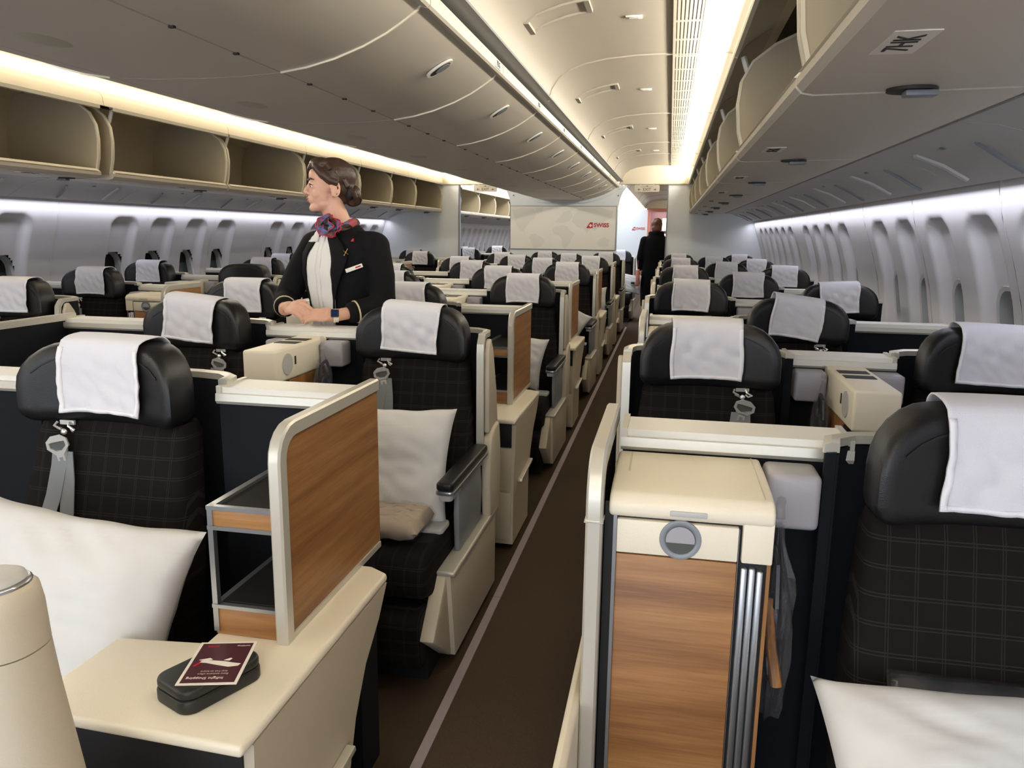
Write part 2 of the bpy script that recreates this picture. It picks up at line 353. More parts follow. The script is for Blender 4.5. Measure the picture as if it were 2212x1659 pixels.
for ch in list(wf.children): bpy.data.objects.remove(ch)
bpy.data.objects.remove(wf)
# outer skin so that no world shows between panels
for s in (1, -1): st(MB().box(*sorted((s * 3.14, s * 3.18)), Y0, 28, -0.05, 2.6).build('trim_%d' % (1 if s > 0 else 2), 'black', smooth=0))

# ceilings over both aisles ------------------------------------------------------
CP = [(0.905, 2.205), (0.925, 2.27), (0.965, 2.33), (1.03, 2.375), (1.12, 2.408), (1.25, 2.432), (1.42, 2.446), (1.62, 2.45), (1.80, 2.45), (1.93, 2.444), (2.02, 2.43), (2.06, 2.40)]
CE = st(thing('ceiling', None, None))
def strip(prof, s, ya, yb, t=0.01):     # extrude an open XZ profile along Y with thickness upward
    m = MB(); P = [(s * x, z) for x, z in prof]
    m.loft([[(x, ya, z) for x, z in P] + [(x, ya, z + t) for x, z in P[::-1]], [(x, yb, z) for x, z in P] + [(x, yb, z + t) for x, z in P[::-1]]]); return m
cs = [-4, -1.9, 0.3, 2.56, 4.80, 7.03, 9.15, 10.40, 12.1, 14.3, 16.5, 18.7, 20.9, 23.1, 24]
for s in (1, -1):
    for ya, yb in zip(cs, cs[1:]):
        strip(CP, s, ya + 0.006, yb - 0.006).build('ceiling_panel', 'ceil', CE, smooth=0.7)
        # raised bead on the joint
        m = MB(); P = [(s * x, yb, z - 0.004) for x, z in CP]
        m.sweep(P, [(-0.014, -0.004), (0.014, -0.004), (0.014, 0.010), (-0.014, 0.010)], (0, 1, 0)); m.build('joint_strip', 'ceil', CE, smooth=0.5)
    m = MB().box(*sorted((s * 0.86, s * 2.2)), Y0, 24, 2.47, 2.5); m.build('backing', 'black', CE, smooth=0)
for ya, yb in zip(cs[2:8], cs[3:9]):                        # air grille over the right aisle
    v = MB()
    v.box(1.625, 1.640, ya + 0.01, yb - 0.01, 2.436, 2.45).box(1.765, 1.785, ya + 0.01, yb - 0.01, 2.436, 2.45)
    for i in range(7): x = 1.645 + i * 0.0180; v.box(x, x + 0.0125, ya + 0.01, yb - 0.01, 2.438, 2.446)
    y = ya + 0.02
    while y < yb: v.box(1.64, 1.765, y, y + 0.02, 2.4365, 2.446); y += 0.37
    g = v.build('air_grille', 'ceil', CE, smooth=0)
    MB().box(1.64, 1.765, ya + 0.01, yb - 0.01, 2.4475, 2.449).build('grille_slots', 'steelgrey', CE, smooth=0)
for k, yc in enumerate((1.75, 3.70, 5.65, 7.72, 9.80)):     # recessed pull covers on the curved ceiling
    m = MB(); pts = [(x, yc + 0.02 * math.sin(i), z - 0.006) for i, (x, z) in enumerate([(0.985, 2.347), (1.03, 2.375), (1.08, 2.394), (1.14, 2.412), (1.20, 2.424), (1.25, 2.431)])]
    for yy in (-0.09, 0.09):
        m.sweep([(p[0], yc + yy, p[2]) for p in pts], [(-0.006, -0.004), (0.006, -0.004), (0.006, 0.006), (-0.006, 0.006)], (0, 1, 0))
    for j in (0, -1): p = pts[j]; m.box(p[0] - 0.012, p[0] + 0.012, yc - 0.095, yc + 0.095, p[2] - 0.006, p[2] + 0.008)
    m.build('access_cover', 'ceil', CE, smooth=0)
    yq = (1.9, 3.98, 5.88, 7.98, 10.0)[k]
    m = MB(); m.box(1.40, 1.48, yq - 0.02, yq + 0.02, 2.437, 2.447); m.build('oxygen_latch', 'white', CE, bev=0.003); MB().box(1.418, 1.462, yq - 0.01, yq + 0.01, 2.433, 2.438).build('latch_slot', 'grey', CE)

# centre stowage bins ------------------------------------------------------
BX = 0.03
BP = [(0.83, 2.180), (0.832, 2.150)]                        # top trim band of the door
DP = [(0.828, 2.142), (0.800, 2.115), (0.755, 2.085), (0.70, 2.052), (0.62, 2.015), (0.52, 1.980), (0.42, 1.956), (0.325, 1.942)]
bn = 0
names = ['nearest', 'second', 'third', 'fourth', 'fifth', 'sixth', 'seventh', 'eighth', 'ninth', 'tenth', 'eleventh', 'twelfth']
ys = [-3.0 + 1.11 * i for i in range(5)] + [2.53 + 1.11 * i for i in range(9)] ; ys = [y for y in ys if y < 11.9]
ys = sorted(set(round(y, 3) for y in ys)); ys = [-3.0, -1.9, -0.8, 0.31, 1.42] + [2.53 + 1.1 * i for i in range(9)] + [12.08]
def centre_bin(ya, yb, s, label, grp):
    t = thing('centre_stowage_bin', label, 'overhead bin', (BX, (ya + yb) / 2, 1.94), 0, grp); h = (yb - ya) / 2 - 0.004
    def off(p): return [(x - 0.0, z - 1.94) for x, z in p]
    m = MB(); P = [(s * x, z) for x, z in off([(0.835, 2.185), (0.848, 2.172), (0.846, 2.130), (0.838, 2.122), (0.80, 2.13), (0.80, 2.19)])]
    m.loft([[(x, -h, z) for x, z in P], [(x, h, z) for x, z in P]]); m.build('hinge_rail', 'bin', t, smooth=0.5)
    P = [(s * x, z) for x, z in off(DP)]; Q = [(x * 0.97, z + 0.02) for x, z in P[::-1]]; m = MB()
    m.loft([[(x, -h, z) for x, z in P + Q], [(x, h, z) for x, z in P + Q]]); m.build('door', 'bin', t, smooth=0.5)
    # lighter cream strip paints in the highlight along the far joint
    m = MB(); m.sweep([(x, h - 0.002, z - 0.002) for x, z in P], [(-0.006, -0.004), (0.002, -0.004), (0.002, 0.004), (-0.006, 0.004)], (0, 1, 0)); m.build('door_seam_highlight', 'cream', t, smooth=0.5)
    # oval pull latch
    nx, nz = s * 0.50, -0.866; c = Vector((s * 0.712, 0.0, 2.052 - 1.94)); ty = Vector((0, 1, 0)); tx = Vector((s * 0.86, 0, 0.50)); nn = Vector((nx, 0, nz))
    def oval(r1, r2, o0, o1, nm, mm):
        q = MB(); R = [[c + ty * (r1 * math.copysign(abs(math.cos(a)) ** 0.8, math.cos(a))) + tx * (r2 * math.sin(a)) + nn * o for a in [2 * PI * k / 20 for k in range(20)]] for o in (o0, o1)]
        q.loft(R); return q.build(nm, mm, t, smooth=0.5)
    oval(0.033, 0.060, -0.004, 0.0045, 'latch_bezel', 'white'); oval(0.024, 0.047, 0.0, 0.0052, 'latch_recess', 'ink')
    q = MB(); R = [[c + ty * (0.019 * math.cos(a) + 0.003) + tx * (0.032 * math.sin(a) + 0.010) + nn * o for a in [2 * PI * k / 16 for k in range(16)]] for o in (0.003, 0.0085)]; q.loft(R); q.build('latch_paddle', 'steelgrey', t)
    MB().box(*sorted((s * 0.842, s * 0.8495)), h - 0.16, h - 0.05, 2.134 - 1.94, 2.165 - 1.94).build('seat_row_placard', 'white', t, smooth=0)
    tx_ = text('placard_lettering', '7DG', 0.034, Matrix.Translation((s * 0.8502, h - 0.105, 2.15 - 1.94)) @ Matrix.Rotation(s * PI / 2, 4, 'Z') @ Matrix.Rotation(PI / 2, 4, 'X'), 'ink', t)
    return t
proto = None
for i, (ya, yb) in enumerate(zip(ys, ys[1:])):
    for s in (1, -1):
        if s < 0 and yb < 1: pass
        lab = ('closed centre overhead bin over the right aisle, %s along from the viewer' % names[i - 3]) if (s > 0 and i >= 3) else ('centre overhead bin facing the left aisle, %s along' % names[max(0, i - 3)] if i >= 3 else None)
        if lab is None: lab = 'centre overhead bin, %s aisle side, above the viewer, %s from the front' % ('right' if s > 0 else 'left', names[i])
        centre_bin(ya, yb, s, lab, 'closed bins over the centre seats')
    m = MB(); yc = (ya + yb) / 2; h = (yb - ya) / 2 - 0.003
    P = [(0.318, 1.941), (0.16, 1.932), (0.0, 1.930), (-0.16, 1.932), (-0.318, 1.941)]
    o = strip([(x + BX, z) for x, z in P], 1, ya + 0.003, yb - 0.003).build('belly_panel', 'bin', CE, smooth=0.5)
    MB().box(0.30 + BX, 0.345 + BX, ya, yb, 1.948, 1.955).build('belly_joint', 'ink', CE, smooth=0)
    for q in range(3): MB().box(0.316 + BX, 0.332 + BX, ya + 0.2 + q * 0.31, ya + 0.212 + q * 0.31, 1.937, 1.944).build('joint_clip', 'ink', CE, smooth=0)
    m = MB(); m.ell((BX - 0.1, yc, 1.931), (0.055, 0.09, 0.004), 20, 6); m.build('reflection_spot', 'pink' if False else 'sign', CE)  # beige oval stands in for warm light reflected on the underside
st(MB().box(-0.76, 0.82, Y0, 12.1, 2.2, 2.24).build('trim_3', 'black', smooth=0))
for s in (1, -1):   # dark groove between rail and ceiling
    st(MB().box(*sorted((BX + s * 0.80, s * 0.93)), Y0, 12.1, 2.205, 2.215).build('trim_%d' % (5 if s > 0 else 4), 'steelgrey', smooth=0))

# open outboard stowage bins ------------------------------------------------------
WALLP = [(1.950, 1.765), (1.925, 1.86), (1.915, 1.97), (1.925, 2.06), (1.965, 2.135), (2.05, 2.20), (2.16, 2.25), (2.30, 2.27), (2.46, 2.26), (2.56, 2.20), (2.60, 2.05), (2.60, 1.765)]
def open_bin(ya, yb, s, label, grp, num, aft=False):
    if s < 0 and abs(yb - 4.54) < 0.01: yb = 4.47
    if s < 0 and abs(ya - 4.54) < 0.01: ya = 4.565
    L = yb - ya; t = thing('open_stowage_bin', label, 'overhead bin', (0, ya, 0), 0, grp); g = 0.010
    X = lambda P: [(s * x, z) for x, z in P]
    def ext(P, a, b, nm, mm, sm=0.5): m = MB(); m.loft([[(x, a, z) for x, z in X(P)], [(x, b, z) for x, z in X(P)]]); return m.build(nm, mm, t, smooth=sm)
    ext([(1.935, 1.785), (1.922, 1.770), (1.922, 1.752), (1.935, 1.738), (1.96, 1.733), (2.42, 1.742), (2.42, 1.762), (1.97, 1.765), (1.95, 1.785)], g, L - g, 'shelf', 'bin')
    ext([(1.92, 1.777), (1.934, 1.792), (1.955, 1.79), (1.955, 1.775)], g + 0.02, L - g - 0.02, 'front_lip', 'cream')
    for a in (g, L - g - 0.014):
        m = MB(); m.loft([[(x, a, z) for x, z in X(WALLP)], [(x, a + 0.014, z) for x, z in X(WALLP)]]); e = m.build('end_wall', 'binin', t, smooth=0.5)
        q = MB(); q.sweep([(s * x, a + 0.007, z) for x, z in WALLP[:8]], [(-0.010, -0.005), (0.010, -0.005), (0.010, 0.005), (-0.010, 0.005)], (0, 1, 0)); q.build('edge_piping', 'cream', e, smooth=0.5)
    bp = [(2.58, 1.76), (2.59, 1.95), (2.57, 2.12), (2.52, 2.22), (2.44, 2.275)]
    ext(bp + [(x + 0.012, z + 0.012) for x, z in bp[::-1]], g, L - g, 'back_panel', 'binin')
    # circular speaker on the back of the bin
    m = MB(); m.disc((s * 2.572, L * 0.52, 2.0), 0.06, 0, s * 0.006); m.build('round_vent', 'steelgrey', t)
    # raised door: inner skin and rail edge
    ext([(1.893, 2.175), (1.900, 2.165), (1.912, 2.172), (1.935, 2.205), (2.05, 2.275), (2.04, 2.29), (1.92, 2.225)], g, L - g, 'door', 'grey')
    ext([(1.889, 2.180), (1.889, 2.160), (1.903, 2.156), (1.908, 2.172)], g, L - g, 'door_rail', 'silver')
    # hinge arm
    m = MB(); m.tube([(s * 1.93, 0.05, 2.17), (s * 1.955, 0.05, 2.10), (s * 1.99, 0.05, 2.05), (s * 2.06, 0.05, 2.03)], 0.012, 6); m.build('lift_arm', 'white', t)
    # placard and finger pull under the lip
    yc = L - 0.03; 
    m = MB(); m.box(*sorted((s * 1.985, s * 2.055)), L - 0.56, L - 0.40, 1.7325, 1.7345); m.build('seat_row_placard', 'paper', t, smooth=0)
    text('placard_lettering', num, 0.06, Matrix.Translation((s * 2.02, L - 0.48, 1.7318)) @ Matrix(((0, -s, 0, 0), (-s, 0, 0, 0), (0, 0, -1, 0), (0, 0, 0, 1))), 'ink', t)
    m = MB(); m.prism([(s * 2.155 + 0.052 * math.cos(a), yc - 0.01 + 0.045 * math.sin(a)) for a in [2 * PI * k / 18 for k in range(18)]], 2, 1.7295, 1.736); m.build('latch_recess', 'ink', t)
    m = MB(); m.box(*sorted((s * 2.135, s * 2.20)), yc - 0.045, yc - 0.008, 1.716, 1.7285); q = m.build('latch_paddle', 'steelgrey', t, bev=0.003)
    MB().box(*sorted((s * 2.165, s * 2.20)), yc + 0.0, yc + 0.022, 1.722, 1.729).build('open_indicator', 'red', t)
    return t
RB = [-1.0, 0.42, 1.92, 3.56, 4.98, 6.50, 7.95, 9.35, 10.75, 12.08]
LB = [0.3, 1.7, 3.10, 4.54, 5.93, 7.31, 8.72, 9.80, 10.78, 12.08]
o_ = ['farther behind the viewer', 'beside the viewer', 'nearest', 'second', 'third', 'fourth', 'fifth', 'sixth', 'farthest']
for i, (a, b) in enumerate(zip(RB, RB[1:])): open_bin(a, b, 1, 'open empty overhead bin on the right side, %s' % (o_[i] if i < 2 else o_[i] + ' of the row ahead'), 'open bins along the right side', '%dHK' % (6 + i))
for i, (a, b) in enumerate(zip(LB, LB[1:])): open_bin(a, b, -1, 'open empty overhead bin on the left side, %s' % (['before the frame', 'just outside the frame', 'cut by the left picture edge', 'second in the picture', 'third, left of the attendant', 'fourth, behind her head', 'fifth, right of her bun', 'sixth', 'last before the white partition'][i]), 'open bins along the left side', '%dAC' % (6 + i))
ab = [13.2 + 1.4 * k for k in range(8)]
for i, (a, b) in enumerate(zip(ab, ab[1:])):
    for s in (1, -1): open_bin(a, b, s, 'open overhead bin in the aft cabin on the %s, %s beyond the partition' % ('right' if s > 0 else 'left', names[i]), 'aft cabin bins', '%d' % (20 + i), True)
# fascia with the lamp strip above the outboard bins, and service panels under them
for s, nm in ((1, 'right'), (-1, 'left')):
    ysg = [-4, -2.2, -0.4, 1.4, 3.0, 4.5, 5.93, 7.31, 8.72, 10.4, 12.1, 14, 16, 18, 20, 22, 24]
    F = thing('cove_light', 'long lit cove strip running above the open bins on the %s side' % nm, 'light', (0, 0, 0))
    for a, b in zip(ysg, ysg[1:]):
        m = MB(); P = [(1.893, 2.182), (1.900, 2.235), (1.925, 2.272), (1.945, 2.280), (2.06, 2.280), (2.06, 2.272), (1.95, 2.27), (1.91, 2.22), (1.91, 2.182)]
        m.loft([[(s * x, a + 0.003, z) for x, z in P], [(s * x, b - 0.003, z) for x, z in P]]); m.build('fascia', 'cream', F, smooth=0.6)
        m = MB(); m.box(*sorted((s * 2.00, s * 2.03)), a + 0.02, b - 0.02, 2.285, 2.36); m.build('diffuser', 'glow', F, smooth=0)
    m = MB(); m.box(*sorted((s * 2.03, s * 2.08)), -4, 24, 2.27, 2.46); m.build('housing', 'ceil', F, smooth=0)
    PP = [(2.445, 1.745), (2.55, 1.735), (2.68, 1.700), (2.82, 1.628), (2.835, 1.632), (2.69, 1.712), (2.55, 1.748), (2.445, 1.758)]
    U = st(thing('trim_%d' % (6 if s > 0 else 7), None, None))
    yy = -4.0; k = 0
    while yy < 23.9:
        b = min(yy + 1.08, 24); h0 = yy < 12.1 < b
        if h0: b = 12.1
        m = MB(); m.loft([[(s * x, yy + 0.003, z) for x, z in PP], [(s * x, b - 0.003, z) for x, z in PP]]); m.build('service_panel', 'grey', U, smooth=0.5)
        if b - yy > 0.6 and 1 < yy < 12:
            m = MB(); m.tube([(s * 2.60, yy + 0.30, 1.721), (s * 2.66, yy + 0.36, 1.703), (s * 2.74, yy + 0.40, 1.665), (s * 2.79, yy + 0.41, 1.64)], 0.009, 6); m.build('panel_groove', 'steelgrey', U)
            m = MB(); m.ell((s * 2.58, yy + 0.55, 1.728), (0.012, 0.022, 0.006), 10, 6); m.build('gasper', 'steelgrey', U)
            m = MB(); m.tube([(s * 2.56, yy + 0.80, 1.733), (s * 2.68, yy + 0.86, 1.697), (s * 2.78, yy + 0.88, 1.646)], 0.012, 6); m.build('panel_bead', 'grey', U)
        yy = b
    m = MB(); m.box(*sorted((s * 2.418, s * 2.447)), -4, 24, 1.765, 1.78); m.build('gap', 'black', U, smooth=0)
    m = MB(); m.box(*sorted((s * 2.45, s * 3.1)), -4, 24, 1.80, 1.82); m.build('cover', 'wall', U, smooth=0)
    m = MB(); m.box(*sorted((s * 2.62, s * 2.64)), -4, 24, 1.765, 2.5); m.build('bin_backing', 'black', U, smooth=0)
    m = MB(); m.box(*sorted((s * 2.06, s * 2.64)), -4, 24, 2.46, 2.48); m.build('top_cover', 'black', U, smooth=0)

# bulkheads at the aft end ------------------------------------------------------
def bell():
    return [(BX + s_ * x, z) for s_, P in ((1, [(0.845, 2.16)] + DP), (-1, DP[::-1] + [(0.845, 2.16)])) for x, z in P]
P = [(-0.80, 0.0), (0.86, 0.0), (0.86, 1.82), (0.885, 1.95), (0.93, 2.06), (1.0, 2.155)] + [(BX + 0.845, 2.155)] + [(x, z) for x, z in bell()[1:-1]] + [(BX - 0.845, 2.155), (-0.94, 2.155), (-0.87, 2.06), (-0.825, 1.95), (-0.80, 1.82)]
bw = MB().prism(P, 1, 12.1, 12.17).build('wall_back', 'bulk', smooth=0); st(bw)
# deep rolled collar where the bins meet the bulkhead
m = MB(); col = [(BX + s_ * x * 1.0, z) for s_, Q in ((1, [(0.90, 2.14)] + [(x * 0.985, z - 0.02) for x, z in DP]), (-1, [(x * 0.985, z - 0.02) for x, z in DP[::-1]] + [(0.90, 2.14)])) for x, z in Q]
m.sweep([(x, 12.085, z) for x, z in col], [(-0.02, -0.02), (0.015, -0.02), (0.015, 0.03), (-0.02, 0.03)], (0, 1, 0)); m.build('bin_end_collar', 'bulk', bw, smooth=0.8)
for x, z in ((-0.80 + 0.04, 2.00), (0.86 - 0.0, 2.00), (-0.77, 1.52), (0.83, 1.52)):
    MB().disc((x, 12.1, z), 0.012, 1, -0.006, 12).build('screw_cap', 'steelgrey', bw)
st(MB().box(1.60, 3.12, 12.1, 12.16, 0, 2.47).build('wall_back_right', 'bulk', smooth=0)); st(MB().box(-3.12, -1.64, 12.1, 12.16, 0, 2.47).build('wall_back_left', 'bulk', smooth=0))
for nm, x0, x1 in (('trim_8', 1.595, 1.612), ('trim_9', -1.65, -1.632)): st(MB().box(x0, x1, 12.085, 12.17, 0, 2.155).build(nm, 'steelgrey', smooth=0))
for s, a, b in ((1, 0.86, 2.0), (-1, 0.84, 2.0)):
    Q = [(s * a, 2.16), (s * 2.0, 2.16), (s * 2.0, 2.45), (s * 1.30, 2.45), (s * 1.10, 2.42), (s * 0.96, 2.36), (s * 0.90, 2.27), (s * 0.87, 2.19)]
    st(MB().prism(Q if s > 0 else Q[::-1], 1, 12.07, 12.17).build('trim_%d' % (10 if s > 0 else 11), 'cream', bev=0.02, smooth=0.6))
# map panel with the airline mark
mp = thing('map_panel', 'wide pale wall panel with a faint world map and a red airline mark', 'panel', (0.02, 12.095, 1.51))
MB().box(-0.83, 0.83, -0.012, 0, -0.335, 0.335).build('backing_frame', 'steelgrey', mp, bev=0.004); MB().box(-0.82, 0.82, -0.016, -0.011, -0.325, 0.325).build('map_sheet', 'map', mp, smooth=0)
lands = {'north_america': [(-.80,.27),(-.62,.31),(-.48,.30),(-.40,.24),(-.44,.14),(-.52,.09),(-.56,.02),(-.60,-.02),(-.58,-.10),(-.66,-.05),(-.72,.03),(-.76,.12)],
 'greenland': [(-.44,.31),(-.30,.32),(-.32,.24),(-.40,.20)],
 'south_america': [(-.50,-.10),(-.42,-.09),(-.33,-.14),(-.27,-.20),(-.31,-.27),(-.38,-.31),(-.44,-.32),(-.48,-.24),(-.53,-.16)],
 'africa': [(-.12,.02),(-.02,.04),(.08,.02),(.14,-.05),(.20,-.08),(.14,-.16),(.12,-.24),(.05,-.31),(.0,-.28),(-.01,-.18),(-.04,-.12),(-.13,-.10),(-.17,-.04)],
 'europe': [(-.12,.08),(-.04,.16),(.02,.25),(.12,.27),(.16,.18),(.10,.10),(.02,.08)],
 'asia': [(.14,.10),(.18,.20),(.24,.29),(.42,.31),(.62,.30),(.78,.26),(.76,.16),(.64,.10),(.58,.02),(.50,-.04),(.44,.02),(.38,-.08),(.32,.0),(.22,.02)],
 'australia': [(.56,-.18),(.66,-.13),(.74,-.18),(.72,-.27),(.60,-.27),(.54,-.24)]}
for k, P in lands.items():
    m = MB(); n_ = len(P); Q = []
    for i, p in enumerate(P):
        q = P[(i + 1) % n_]; Q += [p, ((p[0] + q[0]) / 2 + random.uniform(-.012, .012), (p[1] + q[1]) / 2 + random.uniform(-.012, .012))]
    m.prism(Q, 1, -0.0175, -0.0158); m.build('continent_print', 'mapland', mp, smooth=0)
def logo(parent, x, y, z, h, full=True):
    # red tail fin with a white cross, then the word
    m = MB(); m.prism([(x - 0.62 * h, z - 0.5 * h), (x - 0.30 * h, z + 0.05 * h), (x + 0.02 * h, z + 0.5 * h), (x + 0.5 * h, z + 0.5 * h), (x + 0.5 * h, z - 0.5 * h)], 1, y, y + 0.001); a = m.build('tail_fin_emblem', 'red', parent, smooth=0)
    m = MB(); c = (x + 0.12 * h, z - 0.05 * h); m.box(c[0] - 0.26 * h, c[0] + 0.26 * h, y - 0.001, y, c[1] - 0.09 * h, c[1] + 0.09 * h); m.box(c[0] - 0.09 * h, c[0] + 0.09 * h, y - 0.0012, y - 0.0002, c[1] - 0.26 * h, c[1] + 0.26 * h); m.build('cross', 'paper', parent, smooth=0)
    text('airline_name', 'SWISS', h * 0.98, facing_minus_y((x + 0.68 * h, y - 0.0006, z)), 'red', parent, offset=0.012 * h / 0.1 * 0.2, align='LEFT', sx=1.02)
logo(mp, 0.425, -0.0205, 0.045, 0.088)
# exit signs
for s, x in ((1, 1.29), (-1, -1.20)):
    t = thing('exit_sign', 'hanging beige EXIT sign over the %s aisle opening' % ('right' if s > 0 else 'left'), 'sign', (x, 12.04, 2.105))
    MB().prism(rrect(-0.185, 0.185, -0.052, 0.05, 0.02), 1, -0.012, 0.012).build('plate', 'sign', t, smooth=0.5)
    text('exit_lettering', 'EXIT', 0.058, facing_minus_y((0, -0.0125, -0.018)), 'signink', t, offset=0.001)
    for q in (-1, 1):
        m = MB(); m.prism([(q * 0.14, -0.018), (q * 0.115, 0.0), (q * 0.115, -0.036)][::q], 1, -0.0135, -0.0120); m.box(*sorted((q * 0.095, q * 0.12)), -0.0135, -0.012, -0.022, -0.014); m.build('arrow', 'signink', t, smooth=0)
    m = MB(); m.box(-0.09, 0.09, -0.0135, -0.012, 0.022, 0.026).box(-0.012, 0.012, -0.0135, -0.012, 0.026, 0.038); m.build('pictogram', 'signink', t, smooth=0)
    for q in (-0.1, 0.1): MB().box(q - 0.01, q + 0.01, -0.01, 0.01, 0.04, 0.07).build('bracket', 'sign', t)
# aft cabin end wall and galley doorway
aw = st(MB().prism([(-1.6, 0), (0.98, 0), (0.98, 2.16), (-1.6, 2.16)], 1, 24.0, 24.1).build('wall_aft', 'bulk', smooth=0))
st(MB().box(-3.1, -1.6, 24.0, 24.1, 0, 2.5).build('wall_aft_left', 'bulk')); st(MB().box(-1.6, 1.9, 24.0, 24.1, 2.2, 2.5).build('trim_12', 'cream'))
st(MB().box(1.78, 3.1, 24.0, 24.1, 0, 2.5).build('wall_aft_right', 'bulk'))
lg = thing('aft_airline_mark', 'small red airline mark on the far white bulkhead', 'lettering', (0.60, 23.995, 1.60)); logo(lg, -0.02, 0, 0, 0.10)
dfr = thing('galley_doorway', 'salmon coloured frame of the galley doorway at the far end', 'doorway', (1.38, 23.98, 0))
for a in ((-0.40, -0.32, 0, 2.20), (0.32, 0.40, 0, 2.20), (-0.32, 0.32, 2.10, 2.20)): MB().box(a[0], a[1], -0.03, 0.05, a[2], a[3]).build('frame_member', 'pink', dfr)
gl = thing('galley_cabinet', 'dark galley cabinet seen through the far doorway', 'cabinet', (1.38, 26.0, 0))
MB().box(-0.5, 0.5, 0, 0.05, 0, 2.3).build('back', 'maroon', gl); MB().box(0.02, 0.36, -0.1, 0, 1.55, 1.95).build('door', 'paper', gl, bev=0.01); MB().box(0.06, 0.24, -0.14, -0.1, 1.2, 1.46).build('lit_panel', 'glow2', gl)
area('galley_lamp', (1.4, 25.0, 2.2), (0, 0, 0), 0.6, 0.8, 35, (1, 0.8, 0.65))

# ------------------------------------------------------------------ seats (origin on the floor under the headrest, facing -Y)
def headbend(x): return -0.055 * (abs(x) / 0.21) ** 2.6
def make_head(parent):
    m = MB(); rings = []
    # outline: wide rounded wings, tapering in slightly at the foot
    def outline(inset):
        P = []
        for cx, cz, a0, r in ((0.212 - 0.105, 1.147 - 0.105, 0, 0.105), (-0.212 + 0.105, 1.147 - 0.105, 90, 0.105), (-0.212 + 0.042, 0.95 + 0.042, 180, 0.042), (0.212 - 0.042, 0.95 + 0.042, 270, 0.042)):
            for k in range(7):
                a = math.radians(a0 + 15 * k); q = max(0.004, r - inset); P.append((cx + q * math.cos(a), cz + q * math.sin(a)))
            if a0 in (0, 180):
                sg = 1 if a0 == 0 else -1
                xe = (0.100 - 0.2 / 8 * 0) * sg
                for k in range(1, 8):
                    t = k / 8; x = (0.107 if a0 == 0 else -0.17) + t * (-0.214 if a0 == 0 else 0.34)
                    zz = (1.147 - inset + 0.004 * math.sin(PI * t)) if a0 == 0 else (0.95 + inset)
                    P.append((x, zz))
        return P
    for i, (y, ins) in enumerate(((0.062, 0.036), (0.060, 0.018), (0.048, 0.004), (0.03, 0.0), (-0.03, 0.0), (-0.046, 0.004), (-0.056, 0.014), (-0.060, 0.034))):
        rings.append([(x, y + headbend(x), z) for x, z in outline(ins)])
    for yy, ins, front in ((0.062, 0.036, False), (-0.060, 0.034, True)):     # curved faces, filled ring by ring toward the middle
        fill = [[(x * q, yy + headbend(x * q), 1.05 + (z - 1.05) * q) for x, z in outline(ins)] for q in (0.85, 0.7, 0.55, 0.4, 0.25, 0.1, 0.01)]
        rings = rings + fill if front else fill[::-1] + rings
    m.loft(rings); m.build('headrest', 'leather', parent, smooth=0.9)
def make_cover_mesh(var):
    rnd = random.Random(var); w0 = 0.108; ph = rnd.uniform(0, 6); 
    path = [(0.066, 1.07), (0.068, 1.12), (0.058, 1.149), (0.03, 1.163), (-0.02, 1.162), (-0.052, 1.154), (-0.064, 1.134)] + [(-0.0665 - 0.003 * k / 8, 1.134 - 0.152 * k / 8) for k in range(1, 9)]
    n = len(path) - 1
    def P(u, v):
        j = v * n; k = min(int(j), n - 1); t = j - k; y = path[k][0] + (path[k + 1][0] - path[k][0]) * t; z = path[k][1] + (path[k + 1][1] - path[k][1]) * t
        x = (u - 0.5) * 2 * (w0 + 0.003 * math.sin(v * 9 + ph))
        wr = 0.0045 * math.sin(x * 40 + v * 7 + ph) * math.sin(v * 5 + ph * 2) + 0.0022 * math.sin((x + z) * 90 + ph)
        front = smoothstep(0.4, 0.6, v)
        return (x, y + headbend(x) - abs(wr) * (0.3 + front) - 0.003, z + (1 - front) * 0.002 - 0.005 * (abs(x) / w0) ** 2 * front * math.sin(ph))
    m = MB(); m.grid(P, 26, 30); a = m.build('headrest_cover', 'cloth', merge=False, smooth=1.2)
    h = MB()
    def strip_(f0, f1, vert):
        h.grid(lambda u, v: tuple(c + d for c, d in zip(P(*(f0[0] + (f1[0] - f0[0]) * u, f0[1] + (f1[1] - f0[1]) * v)), (0, -0.0022, 0.0012))), 1 if vert else 20, 20 if vert else 1)
    strip_((0.0, 0.42), (0.055, 1.0), True); strip_((0.945, 0.42), (1.0, 1.0), True); strip_((0.0, 0.965), (1.0, 1.0), False)
    b = h.build('hem', 'hem', a, merge=False, smooth=1.2)
    for o in (a, b):
        md = o.modifiers.new('thickness', 'SOLIDIFY'); md.thickness = 0.0025
    return a
COVERS = [make_cover_mesh(i) for i in range(6)]
